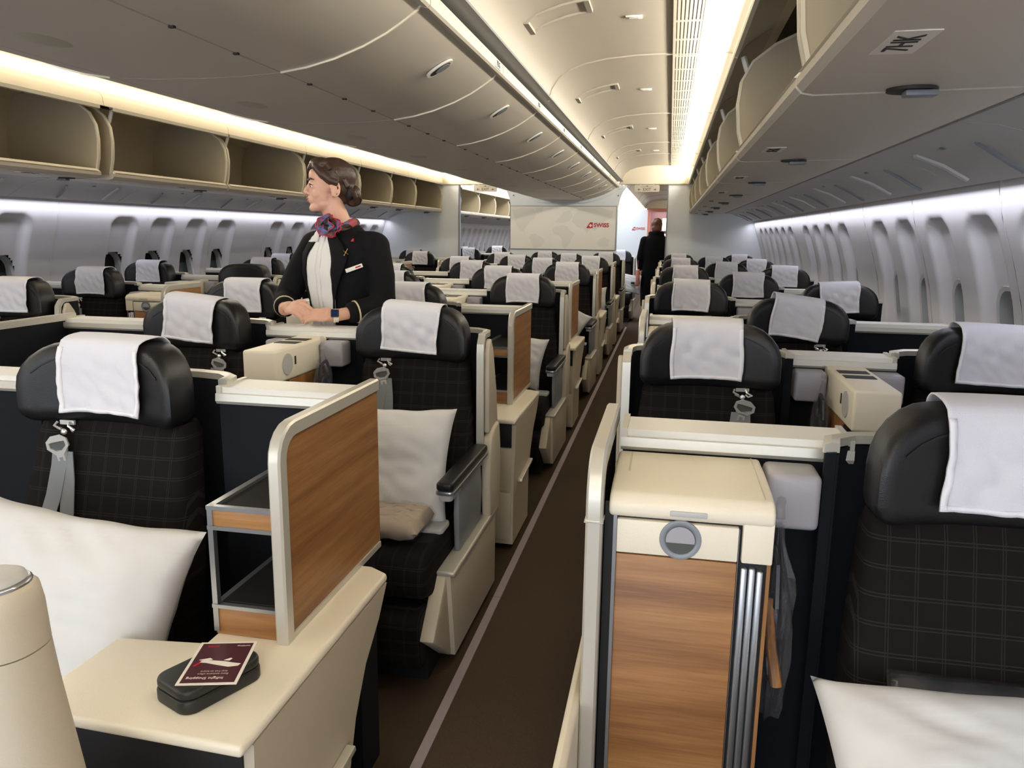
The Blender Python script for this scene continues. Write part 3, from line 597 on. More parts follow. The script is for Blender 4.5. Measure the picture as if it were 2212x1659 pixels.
def make_seat(name, s, aisle):
    """s = +1: aisle on +X (belt on -X)."""
    t = thing(name, 'x', 'seat'); 
    m = MB()                                   # backrest: padded slab, slightly reclined
    def back(u, v):
        return None
    secs = []
    for z, wv, yf, th in ((0.36, 0.235, -0.185, 0.16), (0.40, 0.24, -0.20, 0.17), (0.50, 0.242, -0.185, 0.16), (0.62, 0.236, -0.15, 0.145), (0.74, 0.226, -0.112, 0.13), (0.86, 0.212, -0.078, 0.12), (0.925, 0.205, -0.060, 0.115), (0.955, 0.196, -0.045, 0.09)):
        ring = []
        for k in range(28):
            a = 2 * PI * k / 28; cx = math.copysign(abs(math.cos(a)) ** 0.35, math.cos(a)); cy = math.copysign(abs(math.sin(a)) ** 0.5, math.sin(a))
            ring.append((wv * cx, yf + th / 2 + th / 2 * cy - (0.012 * (abs(cx) ** 4) if cy < 0 else 0), z))
        secs.append(ring)
    m.loft(secs); m.build('backrest', 'fabric', t, smooth=0.9)
    make_head(t)
    m = MB(); m.sweep([(x, -0.0605 + headbend(x), 1.118 - 0.9 * (x / 0.2) ** 4 * 0.09) for x in [-0.17 + 0.34 * k / 14 for k in range(15)]], [(-0.002, -0.002), (0.002, -0.002), (0.002, 0.002), (-0.002, 0.002)], (0, 1, 0)); m.build('stitching', 'black', t)
    m = MB(); P = [(-0.12, 0.30), (-0.14, 0.42), (-0.30, 0.452), (-0.55, 0.462), (-0.655, 0.455), (-0.695, 0.42), (-0.70, 0.36), (-0.68, 0.315), (-0.60, 0.29)]
    m.prism(P, 0, -0.24, 0.24); m.build('seat_cushion', 'fabric', t, bev=0.022, smooth=1.0)
    m = MB(); P = [(-0.60, 0.285), (-0.685, 0.275), (-0.715, 0.245), (-0.70, 0.10), (-0.665, 0.07), (-0.60, 0.07)]; m.prism(P, 0, -0.225, 0.225); m.build('leg_rest', 'fabric', t, bev=0.02, smooth=1.0)
    MB().box(-0.22, 0.22, -0.60, 0.02, 0.0, 0.28).build('seat_base', 'black', t)
    # shell behind the head: U in plan with a silver rim
    U = [(0.255, -0.02 if (aisle and s > 0) else 0.045), (0.256, 0.05), (0.245, 0.10), (0.205, 0.135), (0.13, 0.15), (0, 0.155), (-0.13, 0.15), (-0.205, 0.135), (-0.245, 0.10), (-0.256, 0.05), (-0.255, -0.02 if (aisle and s < 0) else 0.045)]
    def ush(off0, off1, z0, z1, nm, mm, sm=0.6):
        q = MB(); q.sweep([(x, y, 0) for x, y in U], [(z0, off0), (z1, off0), (z1, off1), (z0, off1)], (0, 0, 1)); return q.build(nm, mm, t, smooth=sm)
    ush(-0.010, 0.010, 0.0, 1.040, 'shell', 'navy'); ush(-0.015, -0.0105, 0.0, 1.035, 'shell_liner', 'navy')
    q = MB(); rp = [(0.255, -0.045, 0.60), (0.255, -0.045, 1.00), (0.255, -0.035, 1.032), (0.255, -0.01, 1.050)]
    prof = [(-0.013, -0.010), (0.013, -0.010), (0.013, 0.008), (-0.013, 0.008)]
    top = [(x, y, 1.048) for x, y in U]
    q.sweep(top, [(-0.010, -0.015), (0.006, -0.015), (0.010, 0.0), (0.006, 0.013), (-0.010, 0.013)], (0, 0, 1))
    for g in ((s,) if aisle else ()): q.sweep([(g * 0.255, y, z) for _, y, z in ([(0, -0.045, 0.0 if not aisle or g != s else 0.56), (0, -0.045, 0.98), (0, -0.040, 1.015), (0, -0.022, 1.038), (0, 0.0, 1.048)])], prof, (1, 0, 0))
    q.build('shell_rim', 'silver', t, smooth=0.5)
    # shoulder belt, on the side away from the aisle
    b = -s * 0.105; y0 = -0.066
    q = MB(); 
    for g in (-0.016, 0.016): q.tube([(b + g - 0.008, -0.068, 0.952), (b + g * 1.25 - 0.008, -0.076, 0.944), (b + g * 1.25 + 0.008, -0.076, 0.936), (b + g * 0.8 + 0.006, -0.070, 0.930), (b + g - 0.006, -0.066, 0.936)], 0.0032, 6)
    q.ell((b, -0.078, 0.93), (0.008, 0.006, 0.008), 10, 6); q.box(b - 0.02, b + 0.02, -0.066, -0.060, 0.945, 0.956); q.build('belt_hook', 'chrome', t)
    w_ = thing('shoulder_belt', None, None); w_.parent = t
    tng = MB(); a0 = -0.25 * s
    R = Matrix.Translation((b - s * 0.005, -0.094, 0.895)) @ Matrix.Rotation(a0, 4, 'Y')
    def ringp(out, inn, y_, th): # frame with a hole
        q = MB(); n_ = len(out); 
        L0 = [(x, y_, z) for x, z in out]; L1 = [(x, y_, z) for x, z in inn]; L2 = [(x, y_ + th, z) for x, z in inn]; L3 = [(x, y_ + th, z) for x, z in out]
        q.loft([L0, L1, L2, L3, L0], True, False); return q
    out = [(-0.012, 0.030), (0.012, 0.030), (0.030, 0.018), (0.032, 0.0), (0.012, -0.018), (-0.012, -0.018), (-0.032, 0.0), (-0.030, 0.018)]
    inn = [(-0.010, 0.014), (0.010, 0.014), (0.023, 0.013), (0.023, 0.001), (0.008, -0.009), (-0.008, -0.009), (-0.023, 0.001), (-0.023, 0.013)]
    q = ringp(out, inn, -0.003, 0.004)
    o2 = [(-0.011, -0.014), (0.011, -0.014), (0.011, -0.05), (-0.011, -0.05)]; i2 = [(-0.005, -0.025), (0.005, -0.025), (0.005, -0.043), (-0.005, -0.043)]
    q.add(*(lambda r: (r.v, r.f))(ringp(o2, i2, -0.003, 0.004))); q.xf(R).build('tongue_plate', 'chrome', w_, smooth=0.4)
    MB().prism([(-0.023, 0.014), (0.023, 0.014), (0.022, 0.0), (0.006, -0.009), (-0.006, -0.009), (-0.022, 0.0)], 1, 0.001, 0.004).xf(R).build('belt_loop', 'wellgrey', w_, smooth=0)
    q = MB(); W = 0.0215
    def web(pts, wd, tw=0):
        rings = []
        for x, y, z in pts: rings.append([(x - wd, y, z), (x + wd, y - 0.001, z), (x + wd, y + 0.0015, z), (x - wd, y + 0.0015, z)])
        q.loft(rings)
    web([(b - s * 0.002, -0.090, 0.905), (b - s * 0.006, -0.098, 0.85), (b - s * 0.014, -0.115, 0.78), (b - s * 0.028, -0.142, 0.70), (b - s * 0.045, -0.176, 0.61), (b - s * 0.055, -0.21, 0.50), (b - s * 0.06, -0.24, 0.46)], W)
    web([(b + s * 0.012, -0.092, 0.885), (b + s * 0.020, -0.104, 0.82), (b + s * 0.026, -0.124, 0.74), (b + s * 0.026, -0.15, 0.665)], W * 0.9)
    q.build('webbing', 'belt', w_)
    if aisle:   # side panel, ledge, fin, armrest on the aisle side
        xo, xi = s * 0.285, s * 0.235
        X = lambda a, b_: sorted((s * a, s * b_))
        m = MB(); m.prism([(-0.56, 0.345), (-0.505, 0.04), (0.09, 0.03), (0.10, 0.345)], 0, *X(0.265, 0.285)); m.prism([(-0.56, 0.345), (-0.70, 0.19), (-0.64, 0.145), (-0.505, 0.04), (-0.50, 0.345)][::1], 0, *X(0.225, 0.27)); m.build('side_panel', 'beige', t, bev=0.004, smooth=0.7)
        for yz in ((-0.60, 0.20), (-0.56, 0.12)): MB().disc((s * 0.20, yz[0] - 0.02, yz[1]), 0.006, 0, s * 0.004, 10).build('screw', 'black', t)
        m = MB(); m.prism([(s * 0.238, -0.565), (s * 0.300, -0.565), (s * 0.300, 0.10), (s * 0.238, 0.10)], 2, 0.345, 0.362); m.build('ledge', 'silver', t, bev=0.007, smooth=0.8)
        m = MB(); m.prism([(-0.045, 0.345), (-0.065, 0.47), (-0.055, 0.60), (-0.03, 0.665), (0.02, 0.69), (0.10, 0.70), (0.125, 0.60), (0.125, 0.345)], 0, *X(0.262, 0.298)); m.build('lower_fin', 'beige', t, bev=0.010, smooth=0.9)
        m = MB(); m.prism([(-0.03, 0.68), (-0.032, 0.99), (-0.015, 1.03), (0.005, 1.035), (0.04, 0.99), (0.10, 0.82), (0.125, 0.68)], 0, *X(0.266, 0.285)); m.build('upper_fin', 'beige', t, bev=0.005, smooth=0.9)
        m = MB(); m.prism([(-0.40, 0.362), (-0.41, 0.50), (-0.39, 0.612), (-0.11, 0.612), (-0.085, 0.50), (-0.10, 0.362)], 0, *X(0.252, 0.272)); m.build('armrest_support', 'steelgrey', t, bev=0.006, smooth=0.9)
        m = MB(); m.prism(rrect(*X(0.235, 0.292), -0.555, -0.075, 0.014), 2, 0.624, 0.652); m.build('armrest_pad', 'leather', t, bev=0.009, smooth=0.9)
        m = MB(); m.prism(rrect(*X(0.233, 0.295), -0.558, -0.072, 0.016), 2, 0.612, 0.624); m.build('armrest_trim', 'silver2', t, bev=0.002)
        m = MB(); m.prism(rrect(*X(0.240, 0.285), -0.545, -0.42, 0.014), 2, 0.588, 0.612); m.build('armrest_tip', 'grey', t, bev=0.004)
        m = MB(); m.prism(rrect(*X(0.15, 0.24), -0.50, -0.40, 0.02), 2, 0.455, 0.475); m.build('seat_control', 'grey', t, bev=0.006)
    return t
SE = {(s, a): make_seat('business_seat', s, a) for s in (1, -1) for a in (True, False)}
used = set(); used_c = set(); cover_n = [0]
def put(proto, key, loc, label, group, rz=0):
    if key not in used:
        used.add(key); proto.location = loc; proto.rotation_euler = (0, 0, rz); proto['label'] = label; proto['group'] = group; return proto
    return dup(proto, loc, label, group, rz)
def seat(x, y, s, aisle, where, cover=True, tilt=0.0, dz=0.0, cx=0.0, extra=''):
    put(SE[(s, aisle)], ('seat', s, aisle), (x, y, 0), ('black and brown check seat, ' + where) if not extra else extra, 'business class seats')
    if cover:
        i = cover_n[0] % 6; cover_n[0] += 1
        o = put(COVERS[i], ('cover', i), (x + cx, y, dz), 'white headrest cover on ' + where, 'white headrest covers')
        o['category'] = 'headrest cover'
        if tilt:   # turned a little about the top of the headrest
            o.matrix_basis = Matrix.Translation((x + cx, y, dz + 1.07)) @ Matrix.Rotation(tilt, 4, 'Y') @ Matrix.Translation((0, 0, -1.07))

# ------------------------------------------------------------------ partitions between seats
def partition(x0, x1, y, label, grp, lid=True, z1=1.045):
    """dark wall with silver edged top, y = front face"""
    t = thing('seat_partition', label, 'partition', ((x0 + x1) / 2, y + 0.065, 0), 0, grp); h = (x1 - x0) / 2
    MB().box(-h + 0.004, h - 0.004, -0.057, 0.057, 0.0, z1 - 0.026).build('panel', 'navy', t, smooth=0)
    m = MB()
    m.sweep([(-h, -0.063, z1 - 0.022), (h, -0.063, z1 - 0.022)], [(0.004, -0.004), (0.006, 0.014), (0.0, 0.022), (-0.008, 0.022), (-0.008, -0.004)], (0, -1, 0))
    m.sweep([(-h, 0.063, z1 - 0.022), (h, 0.063, z1 - 0.022)], [(0.004, 0.004), (0.006, -0.014), (0.0, -0.022), (-0.008, -0.022), (-0.008, 0.004)], (0, 1, 0))
    for g in (-1, 1): m.box(*sorted((g * h, g * (h - 0.012))), -0.063, 0.063, z1 - 0.026, z1)
    m.build('top_rail', 'silver', t, smooth=0.5)
    MB().box(-h + 0.012, h - 0.012, -0.055, 0.055, z1 - 0.026, z1 - 0.004).build('top_inlay', 'white', t, smooth=0)
    return t
# boxy video console that sticks out of a partition between two seats
def make_console_box():
    t = thing('video_console', 'x', 'console'); w_ = 0.062; D = 0.42
    MB().box(-w_, w_, -D, 0, 0.895, 1.012).build('cap', 'cream', t, bev=0.010, smooth=0.9)
    MB().box(-w_ + 0.004, w_ - 0.004, -D + 0.10, 0, 0.25, 0.895).build('wood_body', 'woodZ', t, smooth=0)
    for k in range(3): MB().box(-0.045 + k * 0.030, -0.022 + k * 0.030, -D + 0.006, -D + 0.095, 0.30, 0.885).build('table_leaf', 'silver2', t, bev=0.004)
    MB().box(-w_ + 0.002, w_ - 0.002, -D + 0.05, -D + 0.1, 0.28, 0.893).build('table_bay', 'black', t, smooth=0)
    for k in range(2): MB().box(-0.045, 0.042, -0.20 + k * 0.085 - 0.03, -0.20 + k * 0.085 + 0.022, 1.006, 1.0135).build('slot', 'black', t, smooth=0)
    for g in (-1, 1):
        MB().disc((g * (w_), -D + 0.085, 0.955), 0.038, 0, g * 0.003, 20).build('speaker_grille', 'grey', t, smooth=0.5)
        MB().box(*sorted((g * w_, g * (w_ + 0.002))), -D + 0.14, -D + 0.15, 0.945, 0.975).build('socket', 'ink', t)
        MB().box(*sorted((g * (w_ + 0.004), g * (w_ + 0.10))), -0.085, 0, 0.905, 1.00).build('side_pod', 'pod', t, bev=0.010, smooth=0.9)
    return t
CB = make_console_box()
def film_bag(name, r, h, seed, fold=7):     # crumpled clear bag hanging: closed wavy tube
    rnd = random.Random(seed); m = MB(); R = []
    for k in range(13):
        v = k / 12; rad = r * (0.25 + 0.9 * smoothstep(0, 0.35, v)) * (1 - 0.25 * smoothstep(0.85, 1, v)); ring = []
        for j in range(30):
            a = 2 * PI * j / 30; q = rad * (1 + 0.22 * math.sin(fold * a + 5 * v + seed) + 0.12 * math.sin(13 * a - 9 * v + seed) + rnd.uniform(-0.06, 0.06))
            ring.append((q * math.cos(a) * 0.38, q * math.sin(a) * 0.8, -h * v))
        R.append(ring)
    m.loft(R); return m.build(name, 'film', smooth=0)
def headset(loc, label, seed, sc=1.0, side=1):
    t = thing('bagged_headset', label, 'headset', loc, 0, 'headsets in clear bags hanging on the consoles')
    b = film_bag('clear_bag', 0.055 * sc, 0.30 * sc, seed); b.parent = t
    m = MB(); m.ell((0, 0.0, -0.15 * sc), (0.018, 0.034, 0.045), 14, 8); m.ell((0.0, -0.005, -0.215 * sc), (0.02, 0.036, 0.045), 14, 8); m.tube([(0, 0.04, -0.17 * sc), (0, 0.055, -0.10 * sc), (0, 0.03, -0.05 * sc), (0, -0.02, -0.06 * sc), (0, -0.04, -0.12 * sc)], 0.006, 6); m.build('headphones', 'darkbag', t)
    m = MB(); m.tube([(0, 0, 0.01), (0.0, 0.01, 0.03), (0, 0.0, 0.045)], 0.008, 6); m.build('hang_tab', 'film', t)
    return t

# ------------------------------------------------------------------ low aisle console of the centre block with its wood privacy screen
def make_low_console(s):
    """origin: seat row line r, at the aisle edge x = 1.04 ; s=+1 aisle on +X. local x: 0 at outer face, negative inwards"""
    t = thing('side_console', 'x', 'console'); X = lambda a, b: sorted((s * a, s * b))
    # worktop: slanted front edge, rounded aisle edge
    P = [(-0.425, -0.665), (0.0, -0.680), (0.0, -0.03), (-0.05, 0.0), (-0.237, 0.0), (-0.237, -0.405), (-0.418, -0.425)]
    P2 = [(s * x, y) for x, y in P]
    MB().prism(P2, 2, 0.600, 0.622).build('worktop', 'cream', t, bev=0.008, smooth=0.9)
    # cabinet body: side tapers in toward the foot at the far end
    def sec(z, yf, yb, xo): return [(s * -0.41, -0.645 + yf, z), (s * xo, -0.66 + yf, z), (s * xo, yb, z), (s * -0.23, yb, z), (s * -0.23, -0.44, z), (s * -0.41, -0.44, z)]
    m = MB(); m.loft([sec(0.03, 0.02, -0.26, -0.012), sec(0.25, 0.02, -0.25, -0.012), sec(0.36, 0.02, -0.215, -0.010), sec(0.46, 0.02, -0.16, -0.006), sec(0.53, 0.02, -0.08, -0.004), sec(0.598, 0.02, -0.03, -0.002)]); m.build('cabinet', 'beige', t, smooth=0.5)
    def front(z0, z1, nm, mm, off):   # panels following the slanted front
        q = MB(); a = Vector((s * -0.40, -0.628 - off)); b = Vector((s * -0.022, -0.641 - off))
        q.add([(a.x, a.y, z0), (b.x, b.y, z0), (b.x, b.y, z1), (a.x, a.y, z1), (a.x, a.y + 0.03, z0), (b.x, b.y + 0.03, z0), (b.x, b.y + 0.03, z1), (a.x, a.y + 0.03, z1)], [(0, 1, 2, 3), (7, 6, 5, 4), (0, 4, 5, 1), (1, 5, 6, 2), (2, 6, 7, 3), (3, 7, 4, 0)]); return q.build(nm, mm, t, bev=0.002)
    front(0.485, 0.598, 'open_recess', 'black', 0.004); front(0.285, 0.479, 'drawer_front', 'beige', 0.008); front(0.055, 0.275, 'drawer_front', 'beige', 0.008)
    m = MB(); m.prism([(-0.55, 0.30), (-0.545, 0.315), (-0.27, 0.335), (-0.265, 0.32)], 0, *X(-0.010, 0.012)); m.build('side_ledge', 'silver', t, bev=0.003)
    MB().box(*X(-0.41, -0.02), -0.53, -0.24, 0.0, 0.05).build('plinth', 'black', t, smooth=0)
    # privacy screen: wood board in a silver frame with rounded front corner
    xs = -0.085
    m = MB(); arc = [(-0.370 + 0.055 - 0.055 * math.cos(math.radians(a)), 0.99 + 0.055 * math.sin(math.radians(a))) for a in (0, 18, 36, 54, 72, 90)]
    path = [(s * xs, -0.370, 0.622)] + [(s * xs, y, z) for y, z in arc] + [(s * xs, 0.125, 1.045)]
    pr = [(-0.013, -0.012), (-0.009, -0.016), (0.009, -0.016), (0.013, -0.012), (0.013, 0.012), (-0.013, 0.012)]
    m.sweep(path, pr, (1, 0, 0)); m.sweep([(s * xs, -0.36, 0.628), (s * xs, 0.12, 0.628)], [(-0.012, -0.007), (0.012, -0.007), (0.012, 0.007), (-0.012, 0.007)], (1, 0, 0)); m.build('screen_frame', 'silver', t, smooth=0.5)
    m = MB(); bp_ = [(-0.365, 0.632)] + [(y + 0.006, z - 0.006) for y, z in arc] + [(0.125, 1.037), (0.125, 0.632)]
    m.prism(bp_, 0, s * xs + 0.0005 if s > 0 else s * xs - 0.008, s * xs + 0.008 if s > 0 else s * xs - 0.0005); m.build('wood_panel', 'woodY', t, smooth=0)
    m = MB(); m.prism(bp_, 0, *sorted((s * xs - s * 0.008, s * xs - s * 0.0006))); m.build('inner_lining', 'navy', t, smooth=0)
    # shelf unit behind the screen
    xa, xb = -0.235, -0.098
    sh = [(0.885, 0.900, 'silver'), (0.845, 0.851, 'silver'), (0.680, 0.687, 'silver')]
    MB().box(*X(xa, xb), -0.372, 0.11, 0.851, 0.887).build('shelf_board', 'woodX', t, bev=0.003)
    MB().box(*X(xa, xb), -0.372, 0.11, 0.622, 0.680).build('shelf_base', 'woodX', t, bev=0.003)
    m = MB()
    def fr(z): 
        m.box(*X(xa - 0.003, xa + 0.011), -0.376, 0.11, z, z + 0.008); m.box(*X(xa, xb), -0.376, -0.364, z, z + 0.008)
    fr(0.886); fr(0.845); fr(0.680); m.box(*X(xa - 0.002, xa + 0.009), -0.375, -0.362, 0.63, 0.89); m.build('shelf_edging', 'silver2', t, smooth=0)
    MB().box(*X(xa + 0.01, xb), -0.365, 0.11, 0.8855, 0.8875).build('shelf_mat', 'black', t, smooth=0)
    MB().box(*X(xa + 0.012, xb), 0.09, 0.11, 0.687, 0.845).build('shelf_back', 'navy', t, smooth=0)
    MB().box(*X(xa + 0.012, xb), -0.36, 0.09, 0.687, 0.690).build('shelf_mat', 'black', t, smooth=0)
    return t
LC = {s: make_low_console(s) for s in (1, -1)}

# tall console cabinet beside the single seats
def make_tall(s):
    """origin row line r; s=+1: aisle on -X side (right hand block). local x 0 = aisle face"""
    t = thing('cabinet_console', 'x', 'cabinet'); X = lambda a, b: sorted((s * a, s * b))
    # aisle panel with silver frame
    arc = [(-0.262 + 0.06 - 0.06 * math.cos(math.radians(a)), 0.985 + 0.06 * math.sin(math.radians(a))) for a in (0, 18, 36, 54, 72, 90)]
    path = [(s * 0.015, -0.262, 0.0)] + [(s * 0.015, -0.262, 0.955)] + [(s * 0.015, y, z) for y, z in arc] + [(s * 0.015, 0.13, 1.045)]
    m = MB(); m.sweep(path, [(-0.014, -0.015), (-0.010, -0.020), (0.010, -0.020), (0.014, -0.015), (0.014, 0.014), (-0.014, 0.014)], (1, 0, 0)); m.build('aisle_frame', 'silver', t, smooth=0.5)
    m = MB(); m.box(*X(-0.001, 0.031), -0.284, -0.245, 0.951, 0.9535); m.build('frame_joint', 'chrome', t)
    P = [(-0.255, 0.0), (-0.255, 0.98), (-0.235, 1.02), (-0.20, 1.036), (0.128, 1.036), (0.128, 0.0)]
    m = MB(); m.prism(P, 0, *X(0.006, 0.018)); m.build('aisle_panel', 'woodY', t, smooth=0)
    m = MB(); m.prism(P, 0, *X(0.0185, 0.024)); m.build('inner_lining', 'navy', t, smooth=0)
    MB().box(*X(0.031, 0.046), -0.250, -0.235, 0.0, 0.975).build('gasket_strip', 'black', t, smooth=0)
    MB().box(*X(0.046, 0.052), -0.258, -0.24, 0.0, 0.96).build('edge_strip', 'silver2', t, smooth=0)
    # cabinet
    x0, x1 = 0.038, 0.305
    m = MB(); m.prism([(-0.262, 0.962), (-0.262, 0.982), (-0.245, 0.996), (-0.20, 1.0), (-0.10, 1.002), (0.0, 1.0), (0.0, 0.955), (-0.25, 0.955)], 0, *X(x0, x1)); m.build('cap', 'cream', t, bev=0.008, smooth=0.9)
    MB().box(*X(x0 + 0.025, x0 + 0.028), -0.14, -0.02, 1.0, 1.0035).build('cap_groove', 'beige', t); MB().box(*X(x1 - 0.018, x1 - 0.016), -0.25, -0.01, 1.0, 1.0022).build('cap_groove', 'beige', t)
    MB().box(*X(x0 + 0.10, x0 + 0.16), -0.2645, -0.258, 0.966, 0.976).build('cap_release', 'grey', t, bev=0.002)
    MB().box(*X(x0 + 0.012, x1), -0.245, 0.0, 0.03, 0.957).build('carcass', 'black', t, smooth=0)
    d = MB(); d.box(*X(x0 + 0.014, 0.250), -0.256, -0.240, 0.893, 0.952); d = d.build('drawer', 'cream', t, bev=0.002)
    cx, cz = s * 0.157, 0.924
    m = MB(); m.loft([[(cx + r * math.cos(a), y, cz + r * math.sin(a)) for a in [2 * PI * k / 32 for k in range(32)]] for r, y in ((0.0345, -0.256), (0.0335, -0.2585), (0.029, -0.2595), (0.0255, -0.2575), (0.025, -0.2566))], True, True); m.build('finger_pull', 'fpull', d, smooth=0.9)
    m = MB(); m.loft([[(cx + 0.0235 * math.cos(a), y, cz + 0.0235 * math.sin(a)) for a in [math.radians(-12 + 204 * k / 20) for k in range(21)]] for y in (-0.2570, -0.2590)], True, True); m.build('pull_flap', 'pod', d)
    m = MB(); m.disc((cx, -0.2568, cz), 0.0245, 1, -0.0009, 24); m.build('pull_well', 'wellgrey', d)
    MB().box(*X(x0 + 0.014, 0.250), -0.254, -0.238, 0.03, 0.890).build('wood_front', 'woodX', t, bev=0.0015)
    MB().box(*X(0.2505, 0.2515), -0.255, -0.238, 0.03, 0.95).build('edge_strip', 'silver2', t, smooth=0)
    MB().box(*X(0.256, x1), -0.258, -0.20, 0.893, 0.975).build('cap_return', 'cream', t, bev=0.003)
    for k in range(3): MB().box(*X(0.2565 + k * 0.0128, 0.2670 + k * 0.0128), -0.256 + 0.0 * k, -0.03, 0.40 + (0.02 if k == 2 else 0), 0.884 if k < 2 else 0.880).build('table_leaf', 'silver2', t, bev=0.003, smooth=0.9)
    MB().box(*X(0.255, 0.297), -0.235, -0.02, 0.36, 0.886).build('table_bay', 'black', t, smooth=0)
    MB().box(*X(0.258, 0.28), -0.258, -0.20, 0.36, 0.395).build('table_foot', 'steelgrey', t, bev=0.006)
    MB().box(*X(0.298, 0.304), -0.25, -0.01, 0.03, 0.893).build('outer_side', 'woodZ', t, smooth=0)
    MB().box(*X(0.304, 0.309), -0.20, -0.17, 0.60, 0.66).build('side_switch', 'white', t, bev=0.002)
    MB().box(*X(0.310, 0.405), -0.095, -0.002, 0.895, 1.0).build('side_pod', 'pod', t, bev=0.012, smooth=0.9)
    # low skirt toward the aisle
    m = MB(); m.prism([(-0.80, 0.0), (-0.80, 0.60), (-0.78, 0.62), (-0.02, 0.62), (0.0, 0.60), (0.0, 0.0)], 0, *X(-0.022, 0.0)); m.build('aisle_skirt', 'cream', t, bev=0.014, smooth=0.9)
    return t
TC = {s: make_tall(s) for s in (1, -1)}

# ------------------------------------------------------------------ lay the cabin out
ORD = ['front', 'second', 'third', 'fourth', 'fifth', 'sixth', 'seventh', 'eighth', 'ninth', 'last']
POFF = 0.05
def putk(D, s, kind, loc, label, cat, grp):
    o = put(D[s], (kind, s), loc, label, grp); o['category'] = cat; return o
box_n = [0]
def box_at(x, y, label):
    o = put(CB, ('cbox',), (x, y, 0), label, 'video consoles between paired seats'); o['category'] = 'console'; return o
# right block: singles and pairs
for j in range(5):
    r = 1.38 + 2.24 * j; q = ORD[j]
    tl = {0: 0.0, 1: 0.13, 2: 0.0, 3: 0.02, 4: 0.0}[j]
    seat(2.23 - (0.0 if j else 0.01), r, -1, False, 'the %s single seat, right block' % q, tilt=tl, cx=0.0 if j != 1 else -0.005)
    putk(TC, 1, 'tall', (1.545, r + (0.11 if j == 0 else POFF), 0), 'cream topped cabinet console left of the %s single seat, right block' % q, 'cabinet', 'cabinet consoles beside the single seats')
    yp = r + (0.11 if j == 0 else POFF)
    partition(1.585, 1.975 if j else 2.02, yp, 'silver topped partition behind the cabinet console, %s single seat, right block' % q, 'silver topped seat partitions')
    partition(2.485, 2.90, yp, 'silver topped partition between the %s single seat and the right windows' % q, 'silver topped seat partitions')
    r = 2.50 + 2.24 * j
    seat(1.80, r, -1, True, 'the aisle seat of the %s pair, right block' % q, tilt=(-0.01, 0.02, 0, 0.01, 0)[j], cx=(-0.01, 0.0, 0.01, 0, 0)[j])
    if r < 11.9: seat(2.645, r + 0.10, 1, False, 'the window seat of the %s pair, right block' % q, tilt=(0.03, -0.05, 0.02, 0.03, 0)[j], dz=(0, 0.0, 0.01, 0, 0)[j])
    partition(2.055, 2.39 + (0.0 if j == 0 else 0), r + POFF + (0.06 if j == 0 else 0), 'silver topped partition between the two seats of the %s pair, right block' % q, 'silver topped seat partitions')
    box_at(2.235, r + POFF + (0.06 if j == 0 else 0), 'white boxy video console between the %s pair of the right block' % q)
# centre block
for k in range(10):
    r = 1.65 + 1.11 * k; q = ORD[k]; even = k % 2 == 0; yp = r + (0.012 if k == 0 else 0.055)
    if even: xl, xr = -0.585, 0.335
    else: xl, xr = -0.165, 0.745
    tR = {0: 0.02, 1: 0.06, 2: 0.0, 3: 0.0}.get(k, 0); tL = {1: 0.09, 2: 0.0}.get(k, 0)
    seat(xr, r, 1, not even, 'the right hand seat, %s centre row' % q, tilt=tR, cx={0: 0.005, 1: -0.005}.get(k, 0))
    seat(xl, r + (0.03 if k == 1 else 0), -1, even, 'the left hand seat, %s centre row' % q, tilt=tL, cx={1: -0.02}.get(k, 0))
    partition(xl + 0.255, xr - 0.255, yp, 'silver topped partition between the two seats of the %s centre row' % q, 'silver topped seat partitions')
    if k: box_at((xl + xr) / 2, yp, 'white boxy video console between the two seats of the %s centre row' % q)
    if even:
        partition(xr + 0.255, 0.948, yp, 'silver topped partition right of the %s centre row, behind its wood screen' % q, 'silver topped seat partitions')
        putk(LC, 1, 'low', (1.04, r, 0), 'cream side console with wood screen on the right aisle, %s centre row' % q, 'console', 'side consoles with wood screens')
    else:
        partition(-0.86, xl - 0.255, yp, 'silver topped partition left of the %s centre row' % q, 'silver topped seat partitions')
        putk(LC, -1, 'low', (-0.94, r, 0), 'side console with screen on the left aisle, %s centre row' % q, 'console', 'side consoles with wood screens')
# left block
for j in range(4):
    r = 3.50 + 2.28 * j; q = ORD[j]
    special = j == 1
    seat(-1.70, r, 1, True, 'the aisle seat of the %s pair, left block' % q, cover=not special, extra='black leather seat with no white cover on its headrest, left block' if special else '')
    seat(-2.60, r + 0.05, -1, False, 'the window seat of the %s pair, left block' % q)
    partition(-2.345, -1.955, r + POFF, 'silver topped partition between the %s pair, left block' % q, 'silver topped seat partitions'); box_at(-2.15, r + POFF, 'white boxy video console between the %s pair of the left block' % q)
    r = 4.64 + 2.26 * j
    if r < 11.7:
        seat(-2.165, r, 1, False, 'the %s single seat, left block' % q)
        putk(TC, -1, 'tall', (-1.50, r + POFF, 0), 'cabinet console with wood aisle panel right of the %s single seat, left block' % q, 'cabinet', 'cabinet consoles beside the single seats')
        partition(-1.895, -1.535, r + POFF, 'silver topped partition right of the %s single seat, left block' % q, 'silver topped seat partitions')
        partition(-2.85, -2.405, r + POFF, 'silver topped partition between the %s single seat and the left windows' % q, 'silver topped seat partitions')
